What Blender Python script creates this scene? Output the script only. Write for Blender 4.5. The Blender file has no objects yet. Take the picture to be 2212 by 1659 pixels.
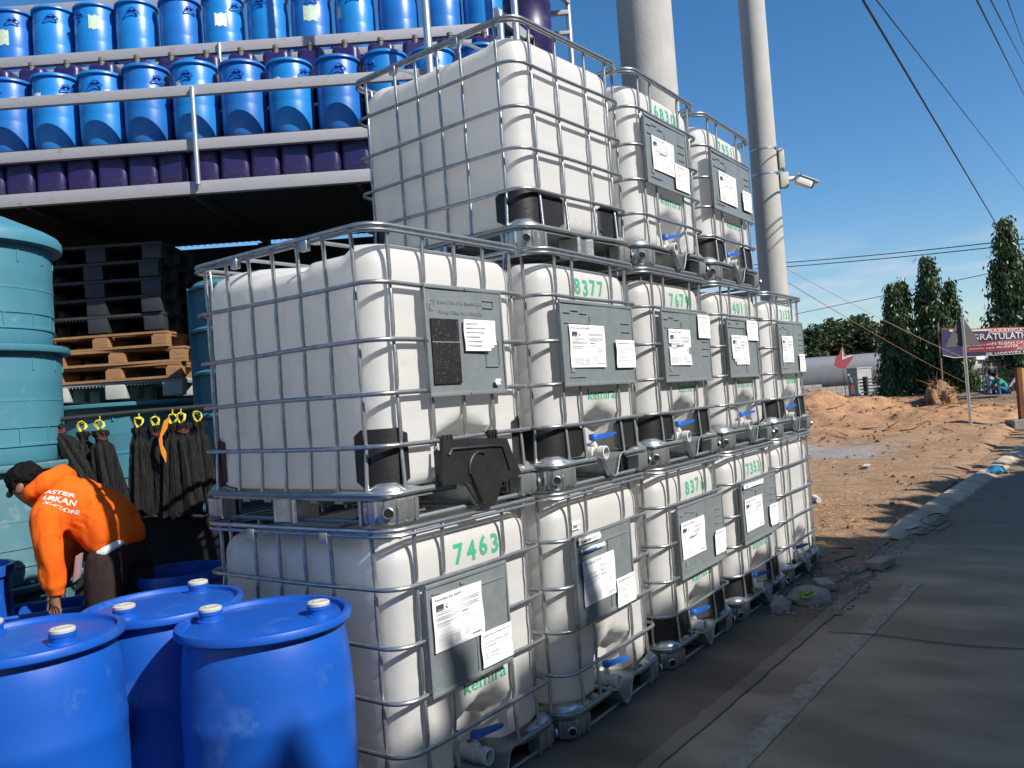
import bpy, bmesh, math, random
import numpy as np
from mathutils import Vector, Matrix, noise
R = math.radians
scn = bpy.context.scene
col = scn.collection
# ------------------------------------------------------------------ camera
CAM = Vector((-2.174, -2.0588, 1.5927)); YAW, PIT, ROL = 0.9588, 0.0194, -0.0719
cd = bpy.data.cameras.new('camera'); cam = bpy.data.objects.new('camera', cd); col.objects.link(cam)
fw = Vector((math.sin(YAW)*math.cos(PIT), math.cos(YAW)*math.cos(PIT), math.sin(PIT)))
r_ = fw.cross(Vector((0, 0, 1))).normalized(); u_ = r_.cross(fw)
r2 = r_*math.cos(ROL)+u_*math.sin(ROL); u2 = -r_*math.sin(ROL)+u_*math.cos(ROL)
m = Matrix((r2, u2, -fw)).transposed().to_4x4(); m.translation = CAM
cam.matrix_world = m
cd.sensor_width = 36; cd.lens = 36*1802.04/2212; cd.clip_end = 4000; cd.clip_start = .05
scn.camera = cam
# ------------------------------------------------------------------ light
SUN_AZ, SUN_EL = R(181), R(39)
w = bpy.data.worlds.new('World'); scn.world = w; w.use_nodes = True
nt = w.node_tree; bg = nt.nodes['Background']
sky = nt.nodes.new('ShaderNodeTexSky'); sky.sky_type = 'NISHITA'; sky.sun_disc = False
sky.sun_elevation = SUN_EL; sky.sun_rotation = SUN_AZ; sky.air_density = 1.0; sky.dust_density = 0.4; sky.ozone_density = 3.5
bg.inputs[1].default_value = 0.088
# a few thin clouds low over the horizon, placed by direction in the sky
tc = nt.nodes.new('ShaderNodeTexCoord'); mp = nt.nodes.new('ShaderNodeMapping'); mp.inputs['Scale'].default_value = (9, 9, 42)
ns = nt.nodes.new('ShaderNodeTexNoise'); ns.inputs['Scale'].default_value = 1.0; ns.inputs['Detail'].default_value = 5
rp = nt.nodes.new('ShaderNodeValToRGB'); rp.color_ramp.elements[0].position = .50; rp.color_ramp.elements[1].position = .74
sp = nt.nodes.new('ShaderNodeSeparateXYZ'); mr = nt.nodes.new('ShaderNodeMapRange')
mr.inputs['From Min'].default_value = .17; mr.inputs['From Max'].default_value = .1; mr.clamp = True
mu = nt.nodes.new('ShaderNodeMath'); mu.operation = 'MULTIPLY'; mu2 = nt.nodes.new('ShaderNodeMath'); mu2.operation = 'MULTIPLY'; mu2.inputs[1].default_value = .5
mx = nt.nodes.new('ShaderNodeMix'); mx.data_type = 'RGBA'; mx.inputs[7].default_value = (6.2, 6.0, 6.6, 1)
L = nt.links.new
L(tc.outputs['Generated'], mp.inputs[0]); L(mp.outputs[0], ns.inputs[0]); L(ns.outputs[0], rp.inputs[0])
L(tc.outputs['Generated'], sp.inputs[0]); L(sp.outputs[2], mr.inputs[0]); L(rp.outputs[0], mu.inputs[0]); L(mr.outputs[0], mu.inputs[1])
L(mu.outputs[0], mu2.inputs[0]); hs_ = nt.nodes.new('ShaderNodeHueSaturation'); hs_.inputs['Saturation'].default_value = 1.27; hs_.inputs['Value'].default_value = 1.12; L(sky.outputs[0], hs_.inputs['Color'])
L(mu2.outputs[0], mx.inputs[0]); L(hs_.outputs[0], mx.inputs[6]); L(mx.outputs[2], bg.inputs[0])
sl = bpy.data.lights.new('sun', 'SUN'); sl.energy = 4.8; sl.angle = R(.5); sl.color = (1, .95, .87)
sun = bpy.data.objects.new('sun', sl); col.objects.link(sun)
sd = Vector((math.sin(SUN_AZ)*math.cos(SUN_EL), math.cos(SUN_AZ)*math.cos(SUN_EL), math.sin(SUN_EL)))
sun.rotation_euler = sd.to_track_quat('Z', 'Y').to_euler(); sun.location = (0, -20, 20)
scn.view_settings.view_transform = 'Standard'; scn.view_settings.look = 'None'; scn.view_settings.exposure = 0.5; scn.view_settings.gamma = 1
scn.render.engine = 'CYCLES'
scn.cycles.max_bounces = 12; scn.cycles.diffuse_bounces = 7; scn.cycles.transmission_bounces = 8

# ------------------------------------------------------------------ materials
def mat(name, c, rough=.6, metal=0, c2=None, nscale=8, namt=.5, bump=0, bscale=60, trans=0, spots=None, coat=0, stretch=None, spec=None):
    """procedural principled: base c, mottled with c2 by noise, optional bump, translucency, dirt spots"""
    M = bpy.data.materials.new(name); M.use_nodes = True; t = M.node_tree; P = t.nodes['Principled BSDF']
    P.inputs['Roughness'].default_value = rough; P.inputs['Metallic'].default_value = metal
    if spec is not None: P.inputs['Specular IOR Level'].default_value = spec
    if coat: P.inputs['Coat Weight'].default_value = coat; P.inputs['Coat Roughness'].default_value = .15
    tc = t.nodes.new('ShaderNodeTexCoord'); co = tc.outputs['Object']
    if stretch:
        mp = t.nodes.new('ShaderNodeMapping'); mp.inputs['Scale'].default_value = stretch; t.links.new(co, mp.inputs[0]); co = mp.outputs[0]
    out = None
    rgb = lambda c: (c[0], c[1], c[2], 1)
    if c2 is None: c2 = tuple(x*.85 for x in c)
    n = t.nodes.new('ShaderNodeTexNoise'); n.inputs['Scale'].default_value = nscale; n.inputs['Detail'].default_value = 6; n.inputs['Roughness'].default_value = .6
    t.links.new(co, n.inputs[0])
    mr = t.nodes.new('ShaderNodeMapRange'); mr.inputs['From Min'].default_value = .5-.28*(1.2-namt); mr.inputs['From Max'].default_value = .5+.28*(1.2-namt)
    t.links.new(n.outputs[0], mr.inputs[0])
    mx = t.nodes.new('ShaderNodeMix'); mx.data_type = 'RGBA'; mx.inputs[6].default_value = rgb(c); mx.inputs[7].default_value = rgb(c2)
    t.links.new(mr.outputs[0], mx.inputs[0]); out = mx.outputs[2]
    if spots:
        sc, sca, lo, hi = spots
        n2 = t.nodes.new('ShaderNodeTexNoise'); n2.inputs['Scale'].default_value = sca; n2.inputs['Detail'].default_value = 8; n2.inputs['Roughness'].default_value = .7
        t.links.new(co, n2.inputs[0])
        m2 = t.nodes.new('ShaderNodeMapRange'); m2.inputs['From Min'].default_value = lo; m2.inputs['From Max'].default_value = hi
        t.links.new(n2.outputs[0], m2.inputs[0])
        x2 = t.nodes.new('ShaderNodeMix'); x2.data_type = 'RGBA'; x2.inputs[7].default_value = rgb(sc)
        t.links.new(m2.outputs[0], x2.inputs[0]); t.links.new(out, x2.inputs[6]); out = x2.outputs[2]
    t.links.new(out, P.inputs['Base Color'])
    r3 = t.nodes.new('ShaderNodeMapRange'); r3.inputs['To Min'].default_value = max(.03, rough-.1); r3.inputs['To Max'].default_value = min(1, rough+.12)
    t.links.new(n.outputs[0], r3.inputs[0]); t.links.new(r3.outputs[0], P.inputs['Roughness'])
    if bump:
        nb = t.nodes.new('ShaderNodeTexNoise'); nb.inputs['Scale'].default_value = bscale; nb.inputs['Detail'].default_value = 4; t.links.new(co, nb.inputs[0])
        b = t.nodes.new('ShaderNodeBump'); b.inputs['Strength'].default_value = bump; b.inputs['Distance'].default_value = .02
        t.links.new(nb.outputs[0], b.inputs['Height']); t.links.new(b.outputs[0], P.inputs['Normal'])
    if trans:
        tr = t.nodes.new('ShaderNodeBsdfTranslucent'); t.links.new(out, tr.inputs[0]); ms = t.nodes.new('ShaderNodeMixShader'); ms.inputs[0].default_value = trans
        t.links.new(P.outputs[0], ms.inputs[1]); t.links.new(tr.outputs[0], ms.inputs[2]); t.links.new(ms.outputs[0], t.nodes['Material Output'].inputs[0])
    return M

def stencil_mat():
    M = bpy.data.materials.new('stencil_paint'); M.use_nodes = True; t = M.node_tree; P = t.nodes['Principled BSDF']
    P.inputs['Base Color'].default_value = (.045, .32, .19, 1); P.inputs['Roughness'].default_value = .6
    tc = t.nodes.new('ShaderNodeTexCoord'); n = t.nodes.new('ShaderNodeTexNoise'); n.inputs['Scale'].default_value = 14; n.inputs['Detail'].default_value = 6
    t.links.new(tc.outputs['Object'], n.inputs[0]); m = t.nodes.new('ShaderNodeMapRange'); m.inputs['From Min'].default_value = .28; m.inputs['From Max'].default_value = .46
    m.inputs['To Min'].default_value = .15; m.inputs['To Max'].default_value = 1
    t.links.new(n.outputs[0], m.inputs[0]); t.links.new(m.outputs[0], P.inputs['Alpha'])
    return M

MT = {}
MT['hdpe'] = mat('white_hdpe', (.865, .86, .84), .44, c2=(.835, .825, .80), nscale=2.5, bump=.05, bscale=40, trans=.5, spots=((.70, .67, .60), 3.6, .58, .86))
MT['galv'] = mat('galvanised_tube', (.50, .52, .53), .36, .85, c2=(.30, .32, .33), nscale=22, bump=.06, bscale=90)
MT['galvsheet'] = mat('galvanised_sheet', (.30, .33, .34), .42, .6, c2=(.22, .25, .26), nscale=16, bump=.1, bscale=30, spots=((.33, .34, .33), 30, .58, .72))
MT['galvplate'] = mat('galvanised_plate', (.25, .28, .29), .46, .35, c2=(.19, .22, .23), nscale=14, bump=.12, bscale=18, spots=((.30, .31, .30), 26, .58, .74))
MT['blackpl'] = mat('black_plastic', (.010, .010, .0115), .5, c2=(.016, .016, .017), nscale=12, bump=.08)
MT['galvfoot'] = mat('galvanised_pressing', (.50, .52, .53), .32, .8, c2=(.38, .40, .41), nscale=16, bump=.1, bscale=30)
MT['hole'] = mat('dark_hole', (.006, .006, .007), .9)
MT['paper'] = mat('white_paper', (.82, .82, .82), .6, c2=(.76, .76, .75), nscale=12, namt=.3, bump=.1, bscale=14)
MT['ink'] = mat('black_ink', (.05, .05, .055), .7)
MT['greyink'] = mat('grey_ink', (.42, .42, .44), .7)
MT['blueink'] = mat('blue_ink', (.03, .14, .42), .7)
MT['emboss'] = mat('embossed_edge', (.33, .36, .37), .4, .4)
MT['stencil'] = stencil_mat()
MT['valveblue'] = mat('blue_valve_plastic', (.01, .13, .55), .4, c2=(.01, .10, .42))
MT['valvewhite'] = mat('white_valve_plastic', (.68, .67, .64), .4, trans=.15)
MT['drumblue'] = mat('blue_drum_plastic', (.004, .085, .44), .42, c2=(.006, .066, .34), nscale=3, bump=.08, bscale=9, spots=((.06, .16, .42), 6, .56, .78))
MT['drumlight'] = mat('light_blue_drum_plastic', (.010, .205, .56), .36, c2=(.010, .165, .47), nscale=3, bump=.04, bscale=12, spots=((.10, .28, .55), 7, .64, .8))
MT['drummid'] = mat('mid_blue_drum_plastic', (.012, .145, .48), .37, c2=(.012, .12, .40), nscale=3, bump=.04, bscale=12, spots=((.08, .2, .5), 7, .64, .8))
MT['indigo'] = mat('indigo_plastic', (.022, .014, .085), .38, c2=(.018, .011, .065), nscale=5, bump=.05, bscale=16, spots=((.085, .07, .115), 9, .54, .8))
MT['indigotop'] = MT['indigo']
MT['capgrey'] = mat('grey_cap', (.12, .12, .10), .6)
MT['drumcap'] = mat('white_cap', (.50, .49, .45), .5, c2=(.4, .38, .3), nscale=30)
MT['dust'] = MT['drumblue']
MT['teal'] = mat('teal_tub_plastic', (.055, .205, .275), .5, c2=(.047, .175, .235), nscale=4, bump=.05, bscale=10, spots=((.16, .30, .35), 9, .58, .85))
MT['tealold'] = mat('faded_teal_plastic', (.085, .205, .245), .55, c2=(.065, .165, .20), nscale=4, bump=.05, bscale=10, spots=((.21, .30, .32), 8, .54, .76))
MT['steel'] = mat('grey_painted_steel', (.33, .33, .345), .5, .1, c2=(.34, .33, .35), nscale=10, bump=.1, bscale=40, spots=((.20, .14, .10), 9, .60, .74))
MT['pipe'] = mat('bright_pipe', (.62, .62, .62), .33, .8, c2=(.5, .5, .5), nscale=20)
MT['darksteel'] = mat('dark_steel', (.03, .03, .033), .7)
MT['shadeblack'] = mat('shade_black', (.012, .012, .014), .9)  # near black: the shade under rack and nets is put into this colour
MT['wood'] = mat('pallet_wood', (.33, .18, .085), .8, c2=(.22, .115, .05), nscale=14, bump=.3, bscale=60, stretch=(1, 1, 5))
MT['woodold'] = mat('weathered_wood', (.20, .15, .10), .85, c2=(.12, .09, .06), nscale=14, bump=.3)
MT['greyplastic'] = mat('grey_plastic', (.42, .44, .40), .6, c2=(.33, .35, .32))
MT['blackpallet'] = mat('dark_grey_plastic', (.032, .035, .042), .5, c2=(.022, .024, .030))
MT['net'] = mat('black_mesh_net', (.028, .028, .027), .95, c2=(.012, .012, .012), nscale=60, bump=.9, bscale=120, stretch=(1, 1, .12), spec=.1)
MT['yellow'] = mat('yellow_rope', (.62, .52, .03), .7)
MT['redrope'] = mat('red_twine', (.16, .03, .03), .8)
MT['orange'] = mat('orange_fleece', (.80, .135, .012), .92, c2=(.72, .11, .01), nscale=8, bump=.3, bscale=220, spec=.1)
MT['orangeplastic'] = mat('orange_plastic', (.85, .30, .02), .6)
MT['whitecloth'] = mat('white_cloth', (.75, .75, .78), .9, spec=.1)
MT['trouser'] = mat('brown_trousers', (.038, .026, .025), .95, c2=(.026, .018, .018), bump=.3, bscale=150, spec=.1)
MT['skin'] = mat('skin', (.25, .12, .07), .55)
MT['hair'] = mat('black_hair', (.006, .005, .005), .75, c2=(.003, .003, .003), bump=.3, bscale=90, spec=.15)
MT['concpole'] = mat('spun_concrete', (.43, .42, .39), .85, c2=(.36, .35, .32), nscale=5, bump=.15, bscale=50, spots=((.28, .27, .25), 7, .62, .8), stretch=(1, 1, .6))
MT['whitemetal'] = mat('white_camera_housing', (.78, .78, .76), .4)
MT['boxgrey'] = mat('beige_box', (.50, .50, .42), .6)
MT['cable'] = mat('black_cable', (.012, .014, .018), .6)
MT['rope'] = mat('orange_rope', (.30, .14, .05), .8)
MT['pinkrope'] = mat('pink_rope', (.45, .29, .26), .8)
MT['bark'] = mat('bark', (.13, .09, .06), .95, c2=(.07, .05, .035), bump=.5, bscale=20)
MT['leafdark'] = mat('dark_leaf', (.072, .125, .036), .42, c2=(.026, .055, .018), nscale=1.1, namt=.9, trans=.18)
MT['leafmid'] = mat('mid_leaf', (.055, .085, .028), .5, c2=(.025, .045, .016), nscale=.35, namt=.9, trans=.15)
MT['tankgrey'] = mat('grey_tanker_skin', (.19, .195, .21), .6, .0, c2=(.16, .165, .18), nscale=1.5)
MT['block'] = mat('hollow_block', (.36, .35, .33), .9, c2=(.28, .27, .25), nscale=3, bump=.2, bscale=14)
MT['mortar'] = mat('mortar', (.17, .16, .15), .95)
MT['signback'] = mat('sign_back', (.10, .09, .09), .6)
MT['navy'] = mat('banner_navy', (.025, .022, .075), .8)
MT['bannerred'] = mat('banner_red', (.30, .045, .06), .8)
MT['bannerwhite'] = mat('banner_white', (.55, .53, .48), .8)
MT['greenshirt'] = mat('green_shirt', (.03, .28, .20), .9)
MT['blueshirt'] = mat('blue_shirt', (.02, .10, .22), .9)
MT['blackjacket'] = mat('black_jacket', (.012, .012, .016), .8)
MT['jeans'] = mat('light_jeans', (.26, .36, .46), .9, nscale=20)
MT['redshorts'] = mat('red_shorts', (.45, .05, .03), .9)
MT['clod'] = mat('dirt_clod', (.27, .16, .08), .95, c2=(.18, .10, .05), nscale=6, bump=.6, bscale=20)
MT['root'] = mat('root_wood', (.20, .09, .04), .95, c2=(.10, .05, .025), nscale=8, bump=.5)
MT['rubble'] = mat('rubble_concrete', (.27, .26, .24), .9, c2=(.18, .17, .16), bump=.4, bscale=20)
MT['strap'] = mat('green_strap', (.012, .055, .04), .5)
MT['bluebag'] = mat('blue_bag', (.04, .28, .50), .4, trans=.3)
MT['straw'] = mat('straw', (.42, .28, .12), .9)
MT['weed'] = mat('weed_green', (.15, .30, .05), .7)
MT['rustpost'] = mat('rust_post', (.20, .06, .025), .9, c2=(.10, .035, .02))
MT['yellowpost'] = mat('yellow_post', (.60, .33, .06), .8, c2=(.42, .22, .05))

def ground_mats():
    # sandy ground with clods, grey cement patches, straw tones
    M = bpy.data.materials.new('sandy_ground'); M.use_nodes = True; t = M.node_tree; P = t.nodes['Principled BSDF']; P.inputs['Roughness'].default_value = .95
    P.inputs['Specular IOR Level'].default_value = .15
    tc = t.nodes.new('ShaderNodeTexCoord')
    def nz(s, d=8, r=.65):
        n = t.nodes.new('ShaderNodeTexNoise'); n.inputs['Scale'].default_value = s; n.inputs['Detail'].default_value = d; n.inputs['Roughness'].default_value = r; t.links.new(tc.outputs['Object'], n.inputs[0]); return n.outputs[0]
    def ramp(x, lo, hi):
        m = t.nodes.new('ShaderNodeMapRange'); m.inputs['From Min'].default_value = lo; m.inputs['From Max'].default_value = hi; t.links.new(x, m.inputs[0]); return m.outputs[0]
    def mix(f, a, b):
        m = t.nodes.new('ShaderNodeMix'); m.data_type = 'RGBA'
        if isinstance(f, float): m.inputs[0].default_value = f
        else: t.links.new(f, m.inputs[0])
        for i, x in ((6, a), (7, b)):
            if isinstance(x, tuple): m.inputs[i].default_value = x+(1,)
            else: t.links.new(x, m.inputs[i])
        return m.outputs[2]
    c = mix(ramp(nz(.35), .35, .65), (.45, .275, .155), (.38, .265, .17))
    c = mix(ramp(nz(2.2), .4, .7), c, (.27, .17, .10))
    sx = t.nodes.new('ShaderNodeSeparateXYZ'); t.links.new(tc.outputs['Object'], sx.inputs[0])
    fx = t.nodes.new('ShaderNodeMath'); fx.operation = 'MULTIPLY_ADD'; t.links.new(nz(.5, 5, .7), fx.inputs[0]); fx.inputs[1].default_value = 14; t.links.new(sx.outputs[0], fx.inputs[2])
    c = mix(ramp(fx.outputs[0], 25.5, 29), c, (.47, .255, .13))
    c = mix(ramp(nz(1.7, 8, .7), .48, .62), c, (.33, .195, .115))
    c = mix(ramp(fx.outputs[0], 35, 40), c, (.20, .135, .085))
    c = mix(ramp(nz(6, 8, .75), .52, .66), c, (.22, .145, .095))
    ds = t.nodes.new('ShaderNodeVectorMath'); ds.operation = 'DISTANCE'; t.links.new(tc.outputs['Object'], ds.inputs[0]); ds.inputs[1].default_value = (15.3, 3.1, 0)
    fd = t.nodes.new('ShaderNodeMath'); fd.operation = 'MULTIPLY_ADD'; t.links.new(nz(1.6, 6, .7), fd.inputs[0]); fd.inputs[1].default_value = 3.2; t.links.new(ds.outputs['Value'], fd.inputs[2])
    c = mix(ramp(fd.outputs[0], 3.6, 3.0), c, (.30, .28, .26))
    c = mix(ramp(nz(22), .54, .68), c, (.15, .10, .065))
    c = mix(ramp(nz(.9, 6, .8), .60, .72), c, (.33, .30, .26))
    c = mix(ramp(nz(40), .62, .7), c, (.55, .45, .33))
    t.links.new(c, P.inputs['Base Color'])
    b = t.nodes.new('ShaderNodeBump'); b.inputs['Strength'].default_value = .9; b.inputs['Distance'].default_value = .06; t.links.new(nz(7, 10, .75), b.inputs['Height']); t.links.new(b.outputs[0], P.inputs['Normal'])
    MT['sand'] = M
    # concrete road: grey slab, dirt drifting over it further along
    def conc(name, a, b_, dirtlo, dirthi):
        M = bpy.data.materials.new(name); M.use_nodes = True; nonlocal_t = M.node_tree
        return M
    def make(name, a, bb, dirt, streak, paint=None):
        nonlocal t, tc
        M = bpy.data.materials.new(name); M.use_nodes = True; t = M.node_tree; P = t.nodes['Principled BSDF']; P.inputs['Roughness'].default_value = .85
        P.inputs['Specular IOR Level'].default_value = .25
        tc = t.nodes.new('ShaderNodeTexCoord')
        c = mix(ramp(nz(.7, 8, .6), .35, .65), a, bb)
        mpn = t.nodes.new('ShaderNodeMapping'); mpn.inputs['Scale'].default_value = (2.2, 1.0, 1); t.links.new(tc.outputs['Object'], mpn.inputs[0])
        n = t.nodes.new('ShaderNodeTexNoise'); n.inputs['Scale'].default_value = 1; n.inputs['Detail'].default_value = 6; t.links.new(mpn.outputs[0], n.inputs[0])
        c = mix(ramp(n.outputs[0], .42, .68), c, tuple(x*streak*1.18 for x in a))
        c = mix(ramp(nz(18, 8, .7), .6, .75), c, tuple(x*.7 for x in a))
        if paint: c = mix(ramp(nz(9, 8, .8), .42, .62), paint, c)
        # drifted soil, a function of position along the road
        s = t.nodes.new('ShaderNodeSeparateXYZ'); t.links.new(tc.outputs['Object'], s.inputs[0])
        mr = t.nodes.new('ShaderNodeMapRange'); mr.inputs['From Min'].default_value = dirt[0]; mr.inputs['From Max'].default_value = dirt[1]; mr.inputs['To Min'].default_value = -.35; mr.inputs['To Max'].default_value = .38; t.links.new(s.outputs[0], mr.inputs[0])
        ad = t.nodes.new('ShaderNodeMath'); ad.operation = 'ADD'; t.links.new(mr.outputs[0], ad.inputs[0]); t.links.new(nz(1.3, 8, .7), ad.inputs[1])
        c = mix(ramp(ad.outputs[0], .45, .62), c, (.26, .19, .125))
        t.links.new(c, P.inputs['Base Color'])
        b = t.nodes.new('ShaderNodeBump'); b.inputs['Strength'].default_value = .5; b.inputs['Distance'].default_value = .01; t.links.new(nz(60, 6, .7), b.inputs['Height']); t.links.new(b.outputs[0], P.inputs['Normal'])
        return M
    MT['road'] = make('road_concrete', (.255, .200, .132), (.205, .160, .106), (4.2, 8.5), 1.25)
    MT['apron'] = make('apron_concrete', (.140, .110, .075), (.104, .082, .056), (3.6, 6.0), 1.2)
    MT['gutter'] = make('gutter_strip', (.205, .163, .115), (.165, .131, .092), (4.0, 6.5), 1.1)
    MT['line'] = make('worn_white_paint', (.215, .17, .12), (.18, .142, .10), (4.3, 5.4), 1.1, (.345, .30, .235))
    MT['kerb'] = make('kerb_concrete', (.43, .345, .25), (.37, .29, .20), (40, 60), 1.1)
ground_mats()

# ------------------------------------------------------------------ mesh helpers
class MB:
    def __init__(s): s.v = []; s.f = []; s.m = []
    def add(s, vs, fs, mi=0, M=None):
        o = len(s.v)
        if M is not None: vs = [tuple(M @ Vector(p)) for p in vs]
        s.v += [tuple(p) for p in vs]; s.f += [tuple(i+o for i in f) for f in fs]; s.m += [mi]*len(fs)
    def box(s, x0, x1, y0, y1, z0, z1, mi=0, M=None, bev=0):
        b = min(bev, (x1-x0)/2.01, (y1-y0)/2.01, (z1-z0)/2.01)
        if b <= 0:
            vs = [(x, y, z) for z in (z0, z1) for x, y in ((x0, y0), (x1, y0), (x1, y1), (x0, y1))]
            s.add(vs, [(3, 2, 1, 0), (4, 5, 6, 7), (0, 1, 5, 4), (1, 2, 6, 5), (2, 3, 7, 6), (3, 0, 4, 7)], mi, M); return
        bm = bmesh.new(); bmesh.ops.create_cube(bm, size=1)
        for v in bm.verts: v.co = Vector(((x0+x1)/2+v.co.x*(x1-x0), (y0+y1)/2+v.co.y*(y1-y0), (z0+z1)/2+v.co.z*(z1-z0)))
        bmesh.ops.bevel(bm, geom=bm.edges[:], offset=b, segments=2, affect='EDGES', profile=.6)
        s.bm(bm, mi, M)
    def bm(s, bm, mi=0, M=None):
        bm.verts.index_update(); s.add([v.co[:] for v in bm.verts], [[v.index for v in f.verts] for f in bm.faces], mi, M); bm.free()
    def tube(s, path, r, seg=8, closed=False, mi=0, M=None, caps=True, flat=None):
        P = [Vector(p) for p in path]; n = len(P); rs = r if isinstance(r, (list, tuple)) else [r]*n
        vs = []; prev = None
        for i in range(n):
            if closed: t = P[(i+1) % n]-P[i-1]
            else: t = P[min(i+1, n-1)]-P[max(i-1, 0)]
            t.normalize()
            if prev is None:
                a = Vector((0, 0, 1)) if abs(t.z) < .9 else Vector((0, 1, 0))
                nx = t.cross(a).normalized()
            else:
                nx = (prev-t*prev.dot(t)).normalized()
            prev = nx; ny = t.cross(nx)
            for k in range(seg):
                an = 2*math.pi*k/seg
                vs.append(P[i]+nx*math.cos(an)*rs[i]+ny*math.sin(an)*rs[i]*(flat or 1))
        fs = []
        for i in range(n if closed else n-1):
            for k in range(seg):
                a = i*seg+k; b = i*seg+(k+1) % seg; j = (i+1) % n; fs.append((a, j*seg+k, j*seg+(k+1) % seg, b)[::-1])
        if caps and not closed: fs.append(tuple(range(seg))); fs.append(tuple(range((n-1)*seg, n*seg))[::-1])
        fs = [f[::-1] for f in fs]
        s.add(vs, fs, mi, M)
    def lathe(s, prof, seg=32, mi=0, M=None, mod=None, cap=True):
        """prof: list of (r,z) bottom to top"""
        vs = []
        for r, z in prof:
            for k in range(seg):
                a = 2*math.pi*k/seg; rr = r if mod is None else mod(r, z, a); vs.append((rr*math.cos(a), rr*math.sin(a), z))
        fs = []
        for i in range(len(prof)-1):
            for k in range(seg):
                fs.append((i*seg+k, i*seg+(k+1) % seg, (i+1)*seg+(k+1) % seg, (i+1)*seg+k))
        if cap:
            fs.append(tuple(range(seg))[::-1]); fs.append(tuple(range((len(prof)-1)*seg, len(prof)*seg)))
        s.add(vs, fs, mi, M)
    def prism(s, poly, z0, z1, mi=0, M=None):
        n = len(poly)
        ar = sum(poly[i][0]*poly[(i+1) % n][1]-poly[(i+1) % n][0]*poly[i][1] for i in range(n))
        if ar < 0: poly = poly[::-1]
        vs = [(x, y, z0) for x, y in poly]+[(x, y, z1) for x, y in poly]
        fs = [tuple(range(n))[::-1], tuple(range(n, 2*n))]+[(i, (i+1) % n, n+(i+1) % n, n+i) for i in range(n)]
        s.add(vs, fs, mi, M)
    def obj(s, name, mats, parent=None, smooth=40, loc=None, rotz=None):
        me = bpy.data.meshes.new(name); me.from_pydata(s.v, [], s.f); me.validate()
        if not isinstance(mats, (list, tuple)): mats = [mats]
        for x in mats: me.materials.append(MT[x] if isinstance(x, str) else x)
        if len(mats) > 1 and len(me.polygons) == len(s.m): me.polygons.foreach_set('material_index', s.m)
        if smooth:
            me.polygons.foreach_set('use_smooth', [True]*len(me.polygons)); me.set_sharp_from_angle(angle=R(smooth))
        me.update()
        o = bpy.data.objects.new(name, me); col.objects.link(o)
        if parent: o.parent = parent
        if loc: o.location = loc
        if rotz is not None: o.rotation_euler = (0, 0, rotz)
        return o
def tag(o, label=None, cat=None, group=None, kind=None):
    if label: o['label'] = label
    if cat: o['category'] = cat
    if group: o['group'] = group
    if kind: o['kind'] = kind
    return o
def thing(name, loc, rotz, label, cat, group=None):
    o = bpy.data.objects.new(name, None); col.objects.link(o); o.location = loc; o.rotation_euler = (0, 0, rotz); o.empty_display_size = .1
    return tag(o, label, cat, group)
def copy_tree(o, parent=None):
    c = o.copy(); col.objects.link(c); c.parent = parent
    if parent is not None: c.matrix_parent_inverse = o.matrix_parent_inverse.copy()
    for ch in list(o.children): copy_tree(ch, c)
    return c
def Rx(a): return Matrix.Rotation(a, 4, 'X')
def Ry(a): return Matrix.Rotation(a, 4, 'Y')
def Rz(a): return Matrix.Rotation(a, 4, 'Z')
def T(*p): return Matrix.Translation(p)
_tx = {}
def text_geo(s, size=1, bold=0):
    k = (s, bold)
    if k not in _tx:
        c = bpy.data.curves.new('t', 'FONT'); c.body = s; c.size = 1; c.offset = bold; c.resolution_u = 2; c.fill_mode = 'FRONT' if hasattr(c, 'fill_mode') else 'BOTH'
        o = bpy.data.objects.new('t', c); col.objects.link(o); dg = bpy.context.evaluated_depsgraph_get()
        me = bpy.data.meshes.new_from_object(o.evaluated_get(dg))
        vs = [tuple(v.co) for v in me.vertices]; fs = [tuple(p.vertices) for p in me.polygons]
        bpy.data.objects.remove(o); bpy.data.curves.remove(c); bpy.data.meshes.remove(me)
        xs = [v[0] for v in vs]; _tx[k] = (vs, fs, min(xs), max(xs))
    vs, fs, a, b = _tx[k]
    return [((v[0]-a)*size, v[1]*size, 0) for v in vs], fs, (b-a)*size
def add_text(mb, s, x, z, h, width=None, mi=0, y=0, bold=0, M=None):
    """text standing in the xz plane facing -y; x,z lower left; h cap height; width optional fit"""
    vs, fs, wd = text_geo(s, h/.70, bold)
    k = (width/wd) if width else 1
    vv = [(x+v[0]*k, y, z+v[1]) for v in vs]
    mb.add(vv, fs, mi, M)

# ------------------------------------------------------------------ frames: radial camera-ground frame used for the yard behind
F2 = Vector((math.sin(YAW), math.cos(YAW), 0)); R2 = Vector((math.cos(YAW), -math.sin(YAW), 0)); YROT = -(math.pi/2-(math.pi/2-YAW))
def W(Lx, D, z=0): p = Vector((CAM.x, CAM.y, 0))+F2*D+R2*Lx; return Vector((p.x, p.y, z))
FR = math.atan2(R2.y, R2.x)     # rotation that lays local x along R2, local y along F2

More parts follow.
